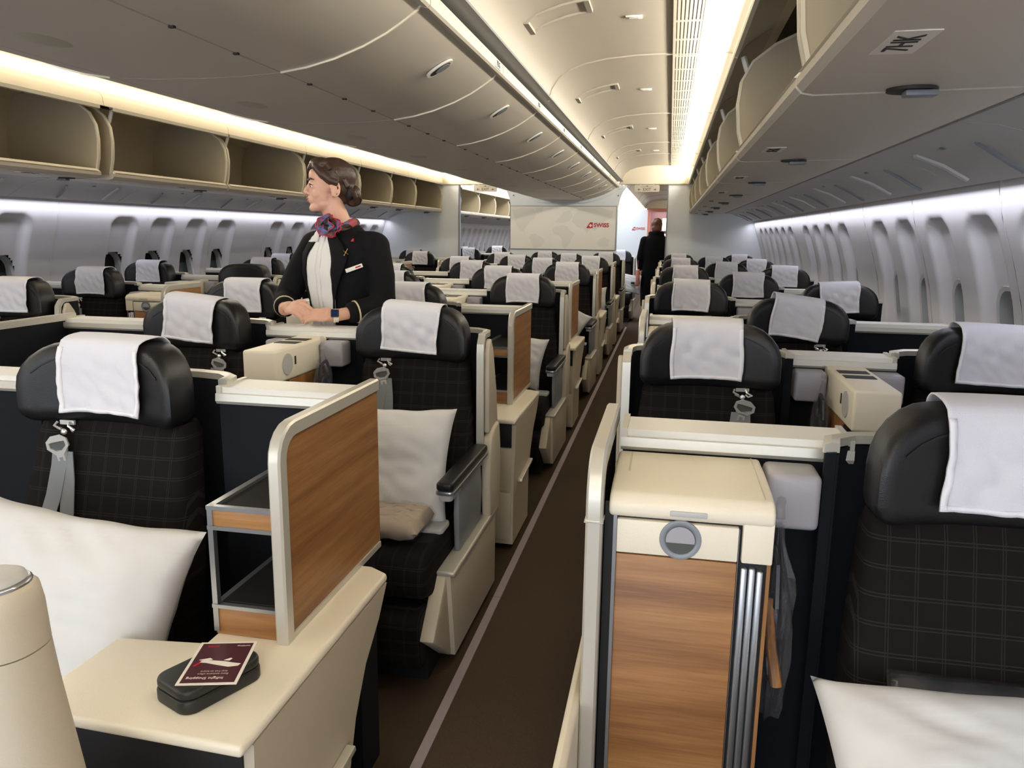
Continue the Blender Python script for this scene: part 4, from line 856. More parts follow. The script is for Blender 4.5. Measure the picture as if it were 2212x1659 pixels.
# aft cabin seats glimpsed through the aisle openings
seat(0.83, 13.45, 1, True, 'the aft seat beyond the right aisle opening', extra='dark seat with a pillow on it, just beyond the right aisle opening')
for i, (x, y) in enumerate(((-1.78, 13.3), (-2.66, 13.3), (-2.2, 14.45), (-1.78, 15.6), (-0.9, 14.0), (-2.66, 15.6), (-0.9, 16.2))):
    wh = ['on the left aisle, nearest', 'by the windows, nearest', 'alone behind the first pair', 'on the left aisle, third row', 'in the centre, nearest', 'by the windows, third row', 'in the centre, third row'][i]
    seat(x, y, 1, False, 'the aft cabin seat ' + wh)
for i, (a, b, y) in enumerate(((-2.4, -2.02, 13.4), (-2.4, -2.02, 15.7), (-1.95, -1.52, 14.5))):
    partition(a, b, y, 'partition in the aft cabin seen through the left opening, %s' % ['nearest', 'farthest', 'middle'][i], 'aft cabin partitions')
# the shell of the seat ahead of the viewer, bottom left: rounded beige fin with a pale cap
sh = thing('seat_fin', 'rounded beige seat side with a pale cap, bottom left corner', 'seat side', (0.80, 0.80, 0))
def fin_sec(z, w0, d0): return [(x, y, z) for x, y in rrect(-w0, w0, -d0, d0, min(w0, d0) * 0.9, 6)]
MB().loft([fin_sec(z, w0, d0) for z, w0, d0 in ((0.0, 0.13, 0.075), (0.45, 0.108, 0.07), (0.65, 0.085, 0.065), (0.80, 0.062, 0.060), (0.862, 0.056, 0.056))]).build('side', 'beige', sh, smooth=0.9)
MB().loft([fin_sec(z, w0, d0) for z, w0, d0 in ((0.864, 0.056, 0.056), (0.92, 0.052, 0.054), (0.945, 0.048, 0.050), (0.952, 0.042, 0.044))]).build('shoulder', 'beige', sh, smooth=0.9)
MB().loft([fin_sec(z, w0, d0) for z, w0, d0 in ((0.951, 0.042, 0.043), (0.955, 0.042, 0.043), (0.958, 0.038, 0.040))]).build('cap_trim', 'silver2', sh, smooth=0.9)
MB().loft([fin_sec(z, w0, d0) for z, w0, d0 in ((0.956, 0.037, 0.039), (0.964, 0.034, 0.036), (0.968, 0.026, 0.028))]).build('cap', 'grey', sh, smooth=0.9)

# ------------------------------------------------------------------ pillows, blankets, small things
from mathutils import noise
def pillow(name, W, Hh, T, loc, rot, label, seed, lump=0.010, sag=0.0, grp=None):
    m = MB(); n = 36; sd = Vector((seed * 3.7, seed * 1.3, 0))
    def surf(u, v, s):
        x, y = 2 * u - 1, 2 * v - 1; e = (max(0, 1 - abs(x) ** 2.4) * max(0, 1 - abs(y) ** 2.4)) ** 0.42
        pinch = 1 - 0.09 * (1 - abs(y) ** 2) * abs(x) ** 3; pin2 = 1 - 0.09 * (1 - abs(x) ** 2) * abs(y) ** 3
        px, pz = x * W / 2 * pinch, y * Hh / 2 * pin2
        nn = noise.noise(Vector((x * 1.6, y * 1.6, s)) + sd) * lump * 1.5 + abs(noise.noise(Vector((x * 2.2 + y * 3.5, (y - x) * 1.2, s * 2)) + sd)) * lump * -1.2 + noise.noise(Vector((x * 5, y * 5, s)) + sd) * lump * 0.35
        edge = 0.0015 * math.sin(11 * (x + y) + seed)
        return (px, s * (e * T / 2 + nn * e) + sag * x * x, pz + edge * (1 - e))
    m.grid(lambda u, v: surf(u, v, -1), n, n); m.grid(lambda u, v: surf(u, v, 1), n, n)
    o = m.build(name, 'pillow', smooth=1.4); o.location = loc; o.rotation_euler = rot
    return tag(o, label, 'pillow', grp)
PG = 'white pillows on the seats'
pillow('pillow', 0.56, 0.40, 0.17, (0.42, 1.30, 0.635), (math.radians(-28), math.radians(6), math.radians(2)), 'large white pillow on the front centre seat, bottom left of the photo', 1, 0.014, grp=PG)
pillow('pillow', 0.46, 0.40, 0.15, (0.745, 2.40, 0.645), (math.radians(-22), math.radians(1), math.radians(4)), 'white pillow standing on the second row centre seat beside the right aisle', 2, 0.012, grp=PG)
pillow('pillow', 0.50, 0.42, 0.16, (2.18, 1.06, 0.60), (math.radians(-55), math.radians(-3), 0), 'white pillow at the bottom right on the nearest single seat', 3, 0.012, grp=PG)
pillow('pillow', 0.44, 0.34, 0.17, (0.71, 4.70, 0.635), (math.radians(-15), math.radians(8), 0), 'rounded white pillow on the fourth centre row seat by the right aisle', 4, 0.018, grp=PG)
pillow('pillow', 0.44, 0.34, 0.14, (0.74, 6.93, 0.64), (math.radians(-20), math.radians(28), 0), 'white pillow tilted on one corner, sixth centre row by the right aisle', 5, 0.014, grp=PG)
pillow('pillow', 0.42, 0.32, 0.14, (0.76, 9.15, 0.64), (math.radians(-18), math.radians(-4), 0), 'white pillow on the eighth centre row seat by the right aisle', 6, 0.014, grp=PG)
pillow('pillow', 0.44, 0.32, 0.16, (1.02, 13.1, 0.62), (math.radians(-18), math.radians(10), 0), 'pillow on the aft cabin seat beyond the right aisle opening', 7, 0.014, grp=PG)
def blanket(loc, W, D, Hh, label, seed, mm0='blanket'):
    t = thing('wrapped_blanket', label, 'blanket', loc, 0)
    def shape(g, mm, nm, lump):
        m = MB(); n = 26; sd = Vector((seed, 0, 0))
        def S(u, v, s):
            x, y = 2 * u - 1, 2 * v - 1; e = (max(0, 1 - abs(x) ** 5) * max(0, 1 - abs(y) ** 5)) ** 0.35
            return (x * (W / 2 + g), y * (D / 2 + g), s * e * (Hh / 2 + g) + noise.noise(Vector((x * 5, y * 7, s)) + sd) * lump * e)
        m.grid(lambda u, v: S(u, v, -1), n, n); m.grid(lambda u, v: S(u, v, 1), n, n); o = m.build(nm, mm, t, smooth=1.2); return o
    shape(0, mm0, 'folded_blanket', 0.01); shape(0.006, 'film', 'clear_wrapper', 0.016); return t
blanket((0.74, 2.25, 0.503), 0.40, 0.24, 0.07, 'beige blanket in clear plastic under the pillow, second centre row by the aisle', 3)
blanket((0.36, 1.30, 0.50), 0.34, 0.20, 0.07, 'folded blanket mostly hidden under the large front pillow', 5)
o = blanket((2.28, 1.12, 0.50), 0.42, 0.26, 0.07, 'dark blanket in crinkled clear wrapper behind the bottom right pillow', 8, 'darkbag'); o.location = (2.26, 1.165, 0.62); o.rotation_euler = (math.radians(50), 0, 0)
# black hard case with a card on it
ca = thing('amenity_case', 'black rounded hard case lying on the cream side console', 'case', (0.899, 1.109, 0.622), math.radians(-24))
MB().prism(rrect(-0.052, 0.052, -0.080, 0.080, 0.026, 6), 2, 0.0, 0.024).build('case_base', 'case', ca, bev=0.004, smooth=0.9)
MB().prism(rrect(-0.051, 0.051, -0.079, 0.079, 0.026, 6), 2, 0.0245, 0.042).build('lid', 'case', ca, bev=0.005, smooth=0.9)
MB().prism(rrect(-0.0505, 0.0505, -0.0785, 0.0785, 0.026, 6), 2, 0.0235, 0.0255).build('zip_seam', 'black', ca, smooth=0.9)
cd = thing('shopping_card', 'white bordered maroon card with an aeroplane, lying on the black case', 'card', (0.911, 1.119, 0.6645), math.radians(15))
# corners measured on the case top, sheared slightly by perspective only
MB().box(-0.051, 0.051, -0.069, 0.069, 0, 0.0012).build('card_sheet', 'paper', cd, smooth=0)
MB().box(-0.0455, 0.0455, -0.0635, 0.0635, 0.0012, 0.0015).build('maroon_print', 'maroon', cd, smooth=0)
def up(x, y): return Matrix.Translation((x, y, 0.0016)) @ Matrix.Rotation(PI, 4, 'Z')
text('card_title', 'Inflight Shopping', 0.0095, up(-0.008, -0.050), 'paper', cd, ext=0.00015); text('card_line', 'Enjoy exclusive offers', 0.006, up(0.002, -0.037), 'sign', cd, ext=0.0001); text('card_line', 'duty free on board', 0.006, up(0.002, -0.029), 'sign', cd, ext=0.0001)
text('card_corner_word', 'SWISS', 0.008, up(-0.024, 0.054), 'red', cd, ext=0.00015, offset=0.0002); text('card_corner_word', 'worldshop', 0.0055, up(0.030, 0.054), 'paper', cd, ext=0.0001)
m = MB(); m.prism([(-0.030, 0.004), (-0.015, 0.006), (0.010, 0.002), (0.030, -0.004), (0.041, -0.006), (0.038, -0.013), (0.022, -0.016), (0.0, -0.009), (-0.020, -0.002), (-0.033, 0.0)], 2, 0.0015, 0.0019); m.build('aeroplane_print', 'paper', cd, smooth=0)
m = MB(); m.prism([(-0.033, 0.001), (-0.028, -0.001), (-0.037, -0.013), (-0.041, -0.012)], 2, 0.0015, 0.0019); m.build('tail_print', 'red', cd, smooth=0)
m = MB(); m.prism([(-0.036, 0.008), (-0.018, 0.014), (-0.012, 0.009), (-0.024, 0.004)], 2, 0.0015, 0.0018); m.prism([(0.008, 0.006), (0.018, 0.013), (0.022, 0.011), (0.018, 0.004)], 2, 0.0015, 0.0018); m.build('wing_print', 'paper', cd, smooth=0)
# headsets in clear bags
headset((0.405, 2.655, 0.985), 'headset in a clear bag hanging on the console below the attendant', 1, 0.95)
headset((2.145, 2.46, 0.985), 'headset in a clear bag left of the boxy console, front right pair', 2, 0.95)
headset((1.872, 1.33, 0.93), 'headset in a clear bag beside the nearest cabinet console', 3, 1.15)

# ------------------------------------------------------------------ people
def remesh(o, vs, it=3):
    md = o.modifiers.new('continuous', 'REMESH'); md.mode = 'VOXEL'; md.voxel_size = vs; md.use_smooth_shade = True
    sm = o.modifiers.new('soften', 'SMOOTH'); sm.factor = 0.5; sm.iterations = it
def person_attendant():
    t = thing('person', 'cabin attendant in black jacket and patterned scarf, hands clasped on the partition', 'person', (0.28, 3.16, 0))
    O = Vector((0.28, 3.16, 0)); L = lambda p: Vector(p) - O
    hd = math.radians(-59)
    f = Vector((math.sin(hd), -math.cos(hd), 0)); lf = Vector((-f.y, f.x, 0))     # face forward, her left
    pit = math.radians(3); fz = Vector((f.x * math.cos(pit), f.y * math.cos(pit), math.sin(pit))); upv = f.cross(lf); upv = lf.cross(fz) * -1 if lf.cross(fz).z < 0 else fz.cross(lf)
    H0 = Vector((0.238, 3.125, 1.592)) - O; K = 0.95
    R = Matrix((fz, lf, upv)).transposed()
    def hp(x, y, z): return H0 + (R @ Vector((x, y, z))) * K
    def he(m, c, r, seg=18, rg=12, rot=None):
        m.ell(hp(*c), [q * K for q in r], seg, rg, R if rot is None else R @ rot)
    b = MB()
    he(b, (-0.012, 0, 0.048), (0.096, 0.075, 0.083)); he(b, (0.030, 0, 0.012), (0.056, 0.060, 0.075)); he(b, (0.030, 0, -0.028), (0.052, 0.054, 0.062))
    he(b, (0.018, 0, -0.062), (0.054, 0.050, 0.036)); he(b, (0.066, 0, -0.086), (0.018, 0.021, 0.016)); he(b, (0.045, 0, -0.078), (0.034, 0.034, 0.022))
    for g in (-1, 1):
        he(b, (0.052, g * 0.032, -0.022), (0.026, 0.022, 0.026)); he(b, (0.070, g * 0.024, 0.030), (0.014, 0.024, 0.009)); he(b, (0.062, g * 0.034, 0.006), (0.020, 0.018, 0.016))
        he(b, (0.088, g * 0.0095, -0.024), (0.009, 0.008, 0.007))
        # ear
        e = MB(); 
        b.tube([hp(-0.020 + 0.017 * math.cos(a), g * (0.076 + 0.006 * math.cos(a + 2.6)), 0.0 + 0.032 * math.sin(a)) for a in [2 * PI * k / 14 for k in range(15)]], 0.0055 * K, 6)
        he(b, (-0.016, g * 0.073, -0.004), (0.014, 0.006, 0.022)); he(b, (-0.010, g * 0.074, -0.026), (0.008, 0.006, 0.010))
    b.tube([hp(0.078, 0, 0.030), hp(0.084, 0, 0.014), hp(0.095, 0, -0.004), hp(0.103, 0, -0.018)], [0.008 * K, 0.0075 * K, 0.009 * K, 0.009 * K], 10); he(b, (0.099, 0, -0.020), (0.0115, 0.0105, 0.009))
    he(b, (0.070, 0, -0.048), (0.020, 0.026, 0.020)); he(b, (0.084, 0, -0.0445), (0.009, 0.019, 0.0065)); he(b, (0.082, 0, -0.0555), (0.009, 0.017, 0.0070)); he(b, (0.070, 0, 0.055), (0.018, 0.040, 0.030))
    nb = L((0.285, 3.15, 1.36)); b.tube([nb, L((0.280, 3.148, 1.43)), hp(-0.018, 0, -0.075), hp(-0.012, 0, -0.01)], [0.062, 0.052, 0.050, 0.045], 16)
    # trunk, hips and legs under the clothes
    b.tube([L((0.285, 3.15, 1.38)), L((0.285, 3.155, 1.2)), L((0.285, 3.16, 1.0)), L((0.285, 3.165, 0.86))], [0.10, 0.115, 0.11, 0.12], 16)
    for g in (-1, 1): b.tube([L((0.285 + g * 0.085, 3.14, 0.90)), L((0.285 + g * 0.08, 3.07, 0.48)), L((0.285 + g * 0.08, 3.08, 0.09)), L((0.285 + g * 0.08, 3.08, 0.04))], [0.085, 0.052, 0.034, 0.035], 12); b.ell(L((0.285 + g * 0.08, 3.055, 0.035)), (0.042, 0.11, 0.034), 12, 8)
    # arms inside the sleeves
    LW = L((0.352, 2.895, 1.085)); RW = L((0.105, 2.945, 1.094))
    b.tube([L((0.475, 3.09, 1.345)), L((0.505, 3.04, 1.115)), LW], [0.04, 0.036, 0.025], 12); b.tube([L((0.095, 3.22, 1.345)), L((0.035, 3.10, 1.12)), RW], [0.04, 0.036, 0.025], 12)
    def hand(wr, dirv, palmn, side, curls, ctr):
        dirv = Vector(dirv).normalized(); n = Vector(palmn).normalized(); sd = dirv.cross(n).normalized() * side; n = sd.cross(dirv).normalized() * side
        P = lambda a, c, e: wr + dirv * a + sd * c + n * e
        Rm = Matrix((dirv, sd, n)).transposed()
        b.ell(P(0.052, 0.0, 0), (0.046, 0.039, 0.0155), 16, 10, Rm); b.tube([wr, P(0.03, 0, 0)], [0.0235, 0.027], 12)
        for k, (ln, c0) in enumerate(((0.072, 0.029), (0.080, 0.010), (0.074, -0.010), (0.058, -0.028))):
            p = P(0.085 - abs(k - 1) * 0.004, c0, 0.002); a = math.radians(curls[0]); pts = [P(0.05, c0 * 0.9, 0), p]; 
            for sl, ca in ((0.45, curls[1]), (0.32, curls[2]), (0.23, curls[2])):
                p = p + (dirv * math.cos(a) - n * math.sin(a) + sd * (c0 * 0.6)) * (ln * sl); pts.append(p); a += math.radians(ca)
            b.tube(pts, [0.0095, 0.0092, 0.0085, 0.0078, 0.0062], 8)
        b.tube([P(0.015, 0.024, -0.004), P(0.042, 0.046, -0.008), P(0.068, 0.050, -0.012), P(0.088, 0.044, -0.014)], [0.012, 0.0105, 0.0095, 0.007], 8)
    hand(LW, (-1.0, -0.10, 0.0), (0.0, -0.55, 0.85), 1, (10, 25, 30), 0)
    hand(RW + Vector((0.01, -0.005, 0.014)), (0.82, -0.50, 0.04), (-0.25, -0.6, 0.8), -1, (25, 35, 35), 0)
    body = b.build('body', 'skin', t, smooth=1.5, merge=False); remesh(body, 0.0042, 2)
    # eyes, brows, lips, ear stud
    for g in (-1, 1):
        m = MB(); he(m, (0.0735, g * 0.0320, 0.0065), (0.0120, 0.0135, 0.0078)); m.build('eye', 'eye', t)
        m = MB(); he(m, (0.0825, g * 0.0350, 0.0066), (0.0040, 0.0058, 0.0062), 10, 8); m.build('iris', 'iris', t)
        m = MB(); m.tube([hp(0.085, g * 0.018, 0.0110), hp(0.0875, g * 0.028, 0.0150), hp(0.0845, g * 0.038, 0.0148), hp(0.076, g * 0.049, 0.0095)], [0.0012, 0.0024, 0.0026, 0.0012], 6); m.build('eyelash_line', 'iris', t)
        m = MB(); m.tube([hp(0.0880, g * 0.013, 0.0315), hp(0.0875, g * 0.024, 0.0365), hp(0.0815, g * 0.037, 0.0385), hp(0.071, g * 0.050, 0.033)], [0.0028, 0.0044, 0.0038, 0.0015], 6); m.build('eyebrow', 'hair', t)
    m = MB(); m.tube([hp(0.078, -0.019, -0.049), hp(0.0905, -0.008, -0.0445), hp(0.0925, 0, -0.0458), hp(0.0905, 0.008, -0.0445), hp(0.078, 0.019, -0.049)], [0.0015, 0.0036, 0.0036, 0.0036, 0.0015], 8)
    m.tube([hp(0.077, -0.018, -0.0505), hp(0.0885, -0.008, -0.0555), hp(0.0895, 0, -0.0560), hp(0.0885, 0.008, -0.0555), hp(0.077, 0.018, -0.0505)], [0.0015, 0.0040, 0.0044, 0.0040, 0.0015], 8); m.build('lips', 'lips', t)
    m = MB(); he(m, (-0.009, 0.081, -0.034), (0.003, 0.003, 0.003), 8, 6); m.build('ear_stud', 'gold', t)
    # hair
    h = MB(); he(h, (-0.022, 0, 0.056), (0.098, 0.081, 0.085)); he(h, (-0.055, 0, 0.012), (0.060, 0.070, 0.060)); he(h, (-0.070, 0, -0.025), (0.032, 0.045, 0.035))
    he(h, (0.036, 0.006, 0.104), (0.052, 0.056, 0.032)); he(h, (0.062, -0.012, 0.092), (0.030, 0.040, 0.020))
    for g in (-1, 1):
        h.tube([hp(0.066, g * 0.012, 0.108), hp(0.060, g * 0.042, 0.088), hp(0.036, g * 0.064, 0.058), hp(0.002, g * 0.074, 0.034), hp(-0.030, g * 0.076, 0.024)], [0.018, 0.018, 0.017, 0.014, 0.014], 10)
    h.tube([hp(0.066, -0.008, 0.104), hp(0.084, -0.022, 0.080), hp(0.082, -0.036, 0.062)], [0.016, 0.012, 0.006], 8)
    hb = h.build('hair', 'hair', t, smooth=1.5, merge=False); remesh(hb, 0.0045, 3)
    m = MB(); he(m, (-0.108, 0.012, -0.018), (0.034, 0.044, 0.046)); 
    for k in range(3): m.tube([hp(-0.108 + (0.030 - 0.004 * k) * math.cos(a), 0.012 + (0.038 - 0.01 * k) * math.sin(a) , -0.018 + 0.02 * math.sin(a * 1 + k) + (k - 1) * 0.02) for a in [2 * PI * q / 16 for q in range(17)]], 0.008, 6)
    m.build('hair_bun', 'hair', hb)
    m = MB(); m.tube([hp(0.02 - 0.13 * q / 10, 0.066 + 0.008 * math.sin(q * 2.2), 0.098 - 0.010 * q + 0.004 * math.cos(q * 2.2) - (0.0 if q < 6 else (q - 6) * 0.006)) for q in range(11)], [0.009 + 0.003 * (q % 2) for q in range(11)], 8); m.build('braid', 'hair', hb)
    m = MB(); m.ell(hp(-0.084, 0.055, -0.012), (0.02, 0.016, 0.03), 10, 8); m.build('hair_clip', 'black', hb)
    # jacket
    yw = math.radians(-30); tf = Vector((math.sin(yw), -math.cos(yw), 0)); tl = Vector((-tf.y, tf.x, 0))
    prof = [(0.80, 0.185, 0.130), (0.90, 0.180, 0.125), (1.00, 0.160, 0.112), (1.08, 0.158, 0.110), (1.16, 0.190, 0.120), (1.25, 0.205, 0.128), (1.32, 0.205, 0.118), (1.37, 0.180, 0.100), (1.405, 0.135, 0.082), (1.435, 0.085, 0.068), (1.455, 0.066, 0.060)]
    def T(a, z, off=0):
        for (z0, a0, b0), (z1, a1, b1) in zip(prof, prof[1:]):
            if z0 <= z <= z1: k = (z - z0) / (z1 - z0); ra, rb = a0 + (a1 - a0) * k, b0 + (b1 - b0) * k; break
        ca, sa = math.cos(a), math.sin(a); ex = 0.85
        c_, s_ = math.copysign(abs(ca) ** ex, ca), math.copysign(abs(sa) ** ex, sa)
        return L((0.285, 3.155, z)) + tf * ((rb + off) * c_) + tl * ((ra + off) * s_)
    j = MB(); j.loft([[T(2 * PI * k / 32, z) for k in range(32)] for z, _, _ in prof])
    for sh_, el, wr_ in ((L((0.455, 3.075, 1.362)), L((0.505, 3.035, 1.118)), L((0.395, 2.925, 1.092))), (L((0.118, 3.235, 1.362)), L((0.035, 3.10, 1.125)), L((0.085, 2.985, 1.100)))):
        j.ell(sh_, (0.066, 0.066, 0.058), 14, 10); j.tube([L((0.285, 3.155, 1.355)), sh_], [0.07, 0.062], 12)
        j.tube([sh_, sh_ + (el - sh_) * 0.5 + Vector((0.010 if el.x > 0.1 else -0.010, 0, 0)), el, el + (wr_ - el) * 0.3, wr_], [0.064, 0.058, 0.054, 0.052, 0.042], 14)
    jk = j.build('jacket', 'suit', t, smooth=1.5, merge=False); remesh(jk, 0.008, 4)
    # shirt front and collar, lapels, trimmings lie on the jacket surface
    def patch(nm, mm, fa, z0, z1, off, nz=16, na=8, par=t):
        q = MB(); q.grid(lambda u, v: T(fa(z0 + (z1 - z0) * v)[0] + (fa(z0 + (z1 - z0) * v)[1] - fa(z0 + (z1 - z0) * v)[0]) * u, z0 + (z1 - z0) * v, off + 0.0015 * math.sin(v * 30 + u * 5)), na, nz); o = q.build(nm, mm, par, merge=False, smooth=1.2); md = o.modifiers.new('thickness', 'SOLIDIFY'); md.thickness = 0.004; return o
    wd = lambda z: 0.10 + 0.30 * smoothstep(1.43, 1.30, z) + 0.04 * smoothstep(1.3, 1.1, z)
    sh2 = patch('shirt', 'shirt', lambda z: (-wd(z), wd(z) * 0.95), 0.98, 1.445, 0.012, 24, 10)
    patch('button_band', 'shirt', lambda z: (-0.04, 0.05), 0.98, 1.40, 0.0145, 20, 2, sh2)
    patch('collar', 'shirt', lambda z: (-0.55 - 0.4 * smoothstep(1.40, 1.45, z), -0.10 - 0.25 * smoothstep(1.38, 1.45, z)), 1.375, 1.45, 0.019, 8, 4, sh2)
    patch('lapel', 'suit', lambda z: (wd(z) * 0.85, wd(z) * 0.85 + 0.05 + 0.36 * smoothstep(1.12, 1.33, z) * (1 - smoothstep(1.36, 1.44, z) * 0.5)), 1.08, 1.44, 0.017, 20, 5, jk)
    patch('lapel', 'suit', lambda z: (-wd(z) * 0.9 - 0.05 - 0.36 * smoothstep(1.12, 1.33, z), -wd(z) * 0.9), 1.08, 1.43, 0.017, 20, 5, jk)
    # name badge, aeroplane pin, tail pin
    def onT(a, z, off): p = T(a, z, off); q = (T(a + 0.05, z, off) - T(a - 0.05, z, off)).normalized(); return p, q
    p, q = onT(0.95, 1.272, 0.012); nrm = (q.cross(Vector((0, 0, 1)))).normalized(); Rb = Matrix((q, nrm, Vector((0, 0, 1)))).transposed().to_4x4(); Mb = Matrix.Translation(p) @ Rb @ Matrix.Rotation(math.radians(-20), 4, 'Y')
    MB().box(-0.036, 0.036, -0.004, 0.006, -0.008, 0.008).xf(Mb).build('name_badge', 'paper', jk, bev=0.001); MB().box(0.006, 0.030, 0.006, 0.0065, -0.003, 0.003).xf(Mb).build('badge_print', 'red', jk); MB().box(0.006, 0.030, -0.0045, -0.004, -0.003, 0.003).xf(Mb).build('badge_print', 'red', jk)
    p, q = onT(0.72, 1.335, 0.020); m = MB(); m.tube([p + Vector((-0.008, 0, -0.014)), p + Vector((0.009, 0, 0.015))], 0.0016, 6); m.tube([p + Vector((-0.011, 0, 0.006)), p, p + Vector((0.010, 0, -0.008))], 0.0016, 6); m.tube([p + Vector((-0.012, 0, -0.009)), p + Vector((-0.003, 0, -0.015))], 0.0012, 6); m.build('aeroplane_pin', 'gold', jk)
    p, q = onT(0.98, 1.385, 0.016); m = MB(); m.prism([(p.x - 0.007, p.z - 0.006), (p.x + 0.002, p.z + 0.006), (p.x + 0.006, p.z + 0.006), (p.x + 0.006, p.z - 0.006)], 1, p.y - 0.006, p.y - 0.001); m.build('tail_pin', 'red', jk)
    # cuff braids, watch
    def ring(c, ax, r, w_, nm, mm, par):
        r = r * 0.99 if nm == 'cuff_braid' else r
        c = c - Vector(ax).normalized() * 0.006 if nm == 'cuff_braid' else c 
        ax = Vector(ax).normalized(); m = MB(); m.tube([c - ax * w_ / 2, c + ax * w_ / 2], r, 20); return m.build(nm, mm, par)
    dl = L((0.395, 2.925, 1.092)) - L((0.505, 3.035, 1.118)); ring(L((0.415, 2.945, 1.0967)), dl, 0.0475, 0.006, 'cuff_braid', 'braid', jk)
    dr = L((0.085, 2.985, 1.100)) - L((0.035, 3.10, 1.125)); ring(L((0.078, 3.001, 1.1035)), dr, 0.0475, 0.006, 'cuff_braid', 'braid', jk)
    wp = LW + Vector((0.002, 0.002, 0)); ring(wp, (-1.0, -0.5, 0), 0.0275, 0.020, 'watch_strap', 'paper', t)
    Rw = Matrix.Translation(wp + Vector((0.006, -0.022, 0.012))) @ Matrix.Rotation(math.radians(22), 4, 'Z') @ Matrix.Rotation(math.radians(-28), 4, 'X')
    MB().box(-0.016, 0.016, -0.005, 0.005, -0.017, 0.017).xf(Rw).build('watch_case', 'ink', t, bev=0.004); MB().box(-0.013, 0.013, -0.0056, -0.0048, -0.014, 0.014).xf(Rw).build('watch_face', 'watchglass', t)
    # scarf: band round the neck and a ruffled rosette
    c0 = L((0.272, 3.135, 1.445)); m = MB(); m.tube([c0 + Vector((0.072 * math.cos(a), 0.070 * math.sin(a), 0.012 * math.cos(a * 3))) for a in [2 * PI * k / 24 for k in range(25)]], 0.020, 10); sf = m.build('scarf', 'scarf', t)
    cc = c0 + Vector((0.004, -0.085, -0.004)); rd = random.Random(4)
    for k in range(9):
        an = 2 * PI * k / 8; c1 = cc + (Vector((0.030 * math.cos(an), -0.006, 0.026 * math.sin(an))) if k < 8 else Vector((0, -0.018, 0))); q = MB(); tilt = an
        def PP(u, v, c1=c1, an=an, k=k):
            r = 0.034 * (0.15 + 0.85 * v); a = 2 * PI * u; wv = 0.010 * math.sin(4 * a + k) * v
            d = Vector((r * math.cos(a), -0.010 * (1 - v) + wv - 0.012 * v, r * math.sin(a) * 0.85)); d.rotate(Euler((0.5 * math.sin(an), 0, -0.5 * math.cos(an)))); return c1 + d
        q.grid(PP, 28, 5); o = q.build('ruffle', 'scarf', sf, merge=False, smooth=1.3)
        e = MB(); e.tube([PP(i / 28, 1.0) for i in range(29)], 0.0016, 5); e.build('ruffle_edge', 'scarfedge', sf)
    q = MB(); q.add([c0 + Vector((-0.045, -0.075, 0.0)), c0 + Vector((-0.01, -0.092, -0.002)), c0 + Vector((-0.030, -0.098, -0.055)), c0 + Vector((-0.040, -0.070, 0.0))], [(0, 1, 2), (0, 2, 3)]); q.build('scarf_tail', 'scarf', sf)
    # skirt
    m = MB(); m.loft([[L((0.285, y_, z)) + Vector((a_ * math.cos(q), b_ * math.sin(q), 0)) for q in [2 * PI * k / 24 for k in range(24)]] for z, a_, b_, y_ in ((0.45, 0.175, 0.085, 3.06), (0.6, 0.185, 0.10, 3.085), (0.85, 0.185, 0.13, 3.135), (1.0, 0.15, 0.11, 3.16))]); m.build('skirt', 'suit', t)
person_attendant()

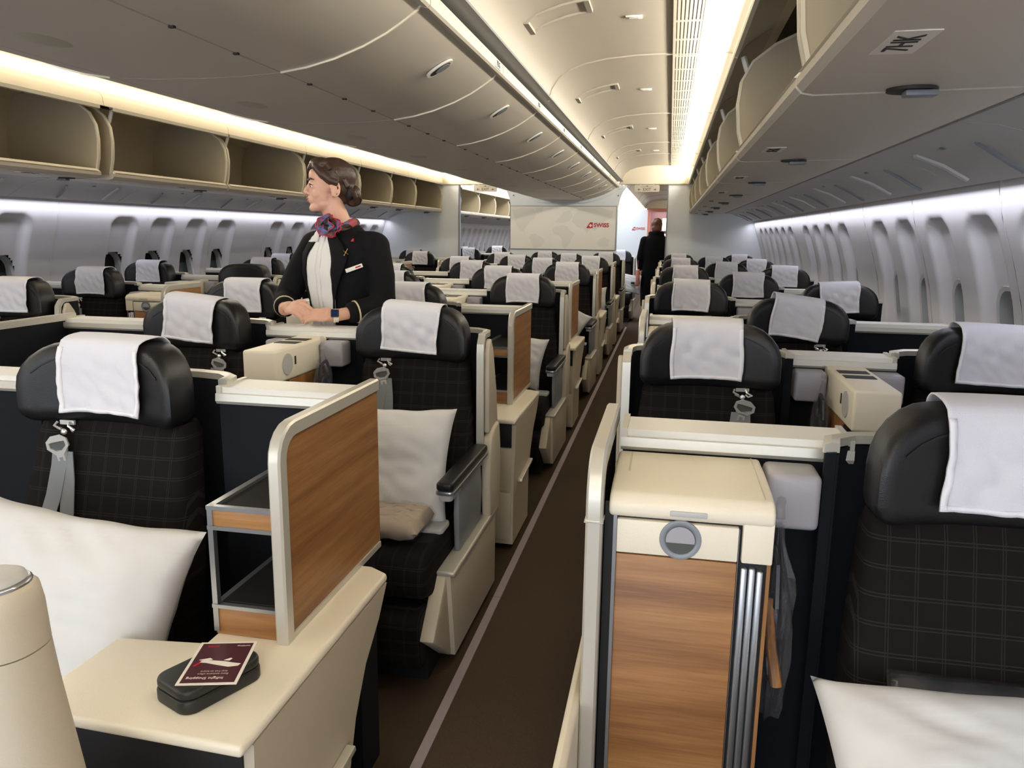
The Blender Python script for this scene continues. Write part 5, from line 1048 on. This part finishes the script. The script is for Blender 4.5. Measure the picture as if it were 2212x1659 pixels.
def person_far():
    B = (1.45, 12.55, 0); t = thing('person', 'person in long black coat, auburn hair, seen from behind far down the aisle', 'person', B)
    b = MB(); b.tube([(0, 0.02, 1.36), (0, 0.06, 1.52)], 0.055, 12); b.ell((0.0, 0.09, 1.56), (0.075, 0.09, 0.11), 14, 10); b.tube([(0, 0.0, 1.33), (0, 0, 0.9)], [0.07, 0.10], 12)
    b.ell((0.0, 0.175, 1.55), (0.012, 0.016, 0.016), 8, 6)
    for g in (-1, 1):
        b.ell((g * 0.076, 0.09, 1.56), (0.008, 0.016, 0.026), 8, 6)
        b.tube([(g * 0.085, 0, 0.9), (g * 0.09, g * 0.08, 0.48), (g * 0.09, g * 0.12, 0.06)], [0.08, 0.05, 0.035], 10); b.ell((g * 0.09, g * 0.12 + 0.05, 0.035), (0.042, 0.11, 0.035), 10, 8)
        b.tube([(g * 0.17, 0.0, 1.33), (g * 0.225, 0.0, 1.06), (g * 0.22, 0.12, 0.86)], [0.045, 0.038, 0.026], 10); b.ell((g * 0.22, 0.15, 0.82), (0.018, 0.035, 0.045), 10, 8)
        for k in range(4): b.tube([(g * 0.22, 0.135 + k * 0.014, 0.80), (g * 0.218, 0.135 + k * 0.016, 0.745 + 0.006 * abs(k - 1))], [0.008, 0.006], 6)
        b.tube([(g * 0.21, 0.13, 0.84), (g * 0.195, 0.115, 0.80), (g * 0.19, 0.12, 0.775)], [0.009, 0.008, 0.006], 6)
    o = b.build('body', 'skin', t, smooth=1.5, merge=False); remesh(o, 0.008, 2)
    c = MB(); c.loft([[(a_ * math.cos(q), b_ * math.sin(q) + y_, z) for q in [2 * PI * k / 24 for k in range(24)]] for z, a_, b_, y_ in ((0.30, 0.20, 0.17, -0.02), (0.55, 0.215, 0.17, -0.02), (0.8, 0.205, 0.155, 0), (1.0, 0.185, 0.135, 0), (1.2, 0.20, 0.135, 0.0), (1.34, 0.195, 0.115, 0.0), (1.42, 0.12, 0.085, 0.02), (1.46, 0.07, 0.07, 0.04))])
    for g in (-1, 1): c.ell((g * 0.175, 0, 1.335), (0.07, 0.07, 0.065), 12, 8); c.tube([(g * 0.18, 0.0, 1.33), (g * 0.235, 0.0, 1.06), (g * 0.228, 0.12, 0.88)], [0.068, 0.06, 0.05], 12)
    c.tube([(0.09 * math.cos(a), 0.045 + 0.08 * math.sin(a), 1.44) for a in [2 * PI * k / 16 for k in range(17)]], 0.04, 8)
    o = c.build('coat', 'coat', t, smooth=1.5, merge=False); remesh(o, 0.012, 1)
    h = MB(); h.ell((0.0, 0.075, 1.585), (0.09, 0.095, 0.105), 16, 10); h.ell((0, 0.03, 1.52), (0.08, 0.06, 0.07), 14, 8); h.ell((0.01, -0.005, 1.62), (0.045, 0.04, 0.04), 12, 8); o = h.build('hair', 'hair2', t, smooth=1.5, merge=False); remesh(o, 0.010, 2)
person_far()
bg = thing('handbag', 'pinkish bag hanging at the side of the person in the black coat', 'bag', (1.19, 12.53, 0.62))
MB().box(-0.03, 0.03, -0.10, 0.10, 0.0, 0.26).build('bag_body', 'pink', bg, bev=0.02, smooth=0.9); m = MB(); m.tube([(0, -0.06, 0.25), (0.0, -0.03, 0.40), (0.01, 0.03, 0.40), (0, 0.06, 0.25)], 0.008, 6); m.build('bag_handle', 'maroon', bg)

ts = MB().tube([(1.862, 1.31, 0.80), (1.868, 1.29, 0.72), (1.880, 1.275, 0.655)], [0.007, 0.009, 0.010], 8).build('leather_loop', M['woodZ'])
tag(ts, 'tan leather loop hanging below the headset bag beside the nearest cabinet console', 'strap')
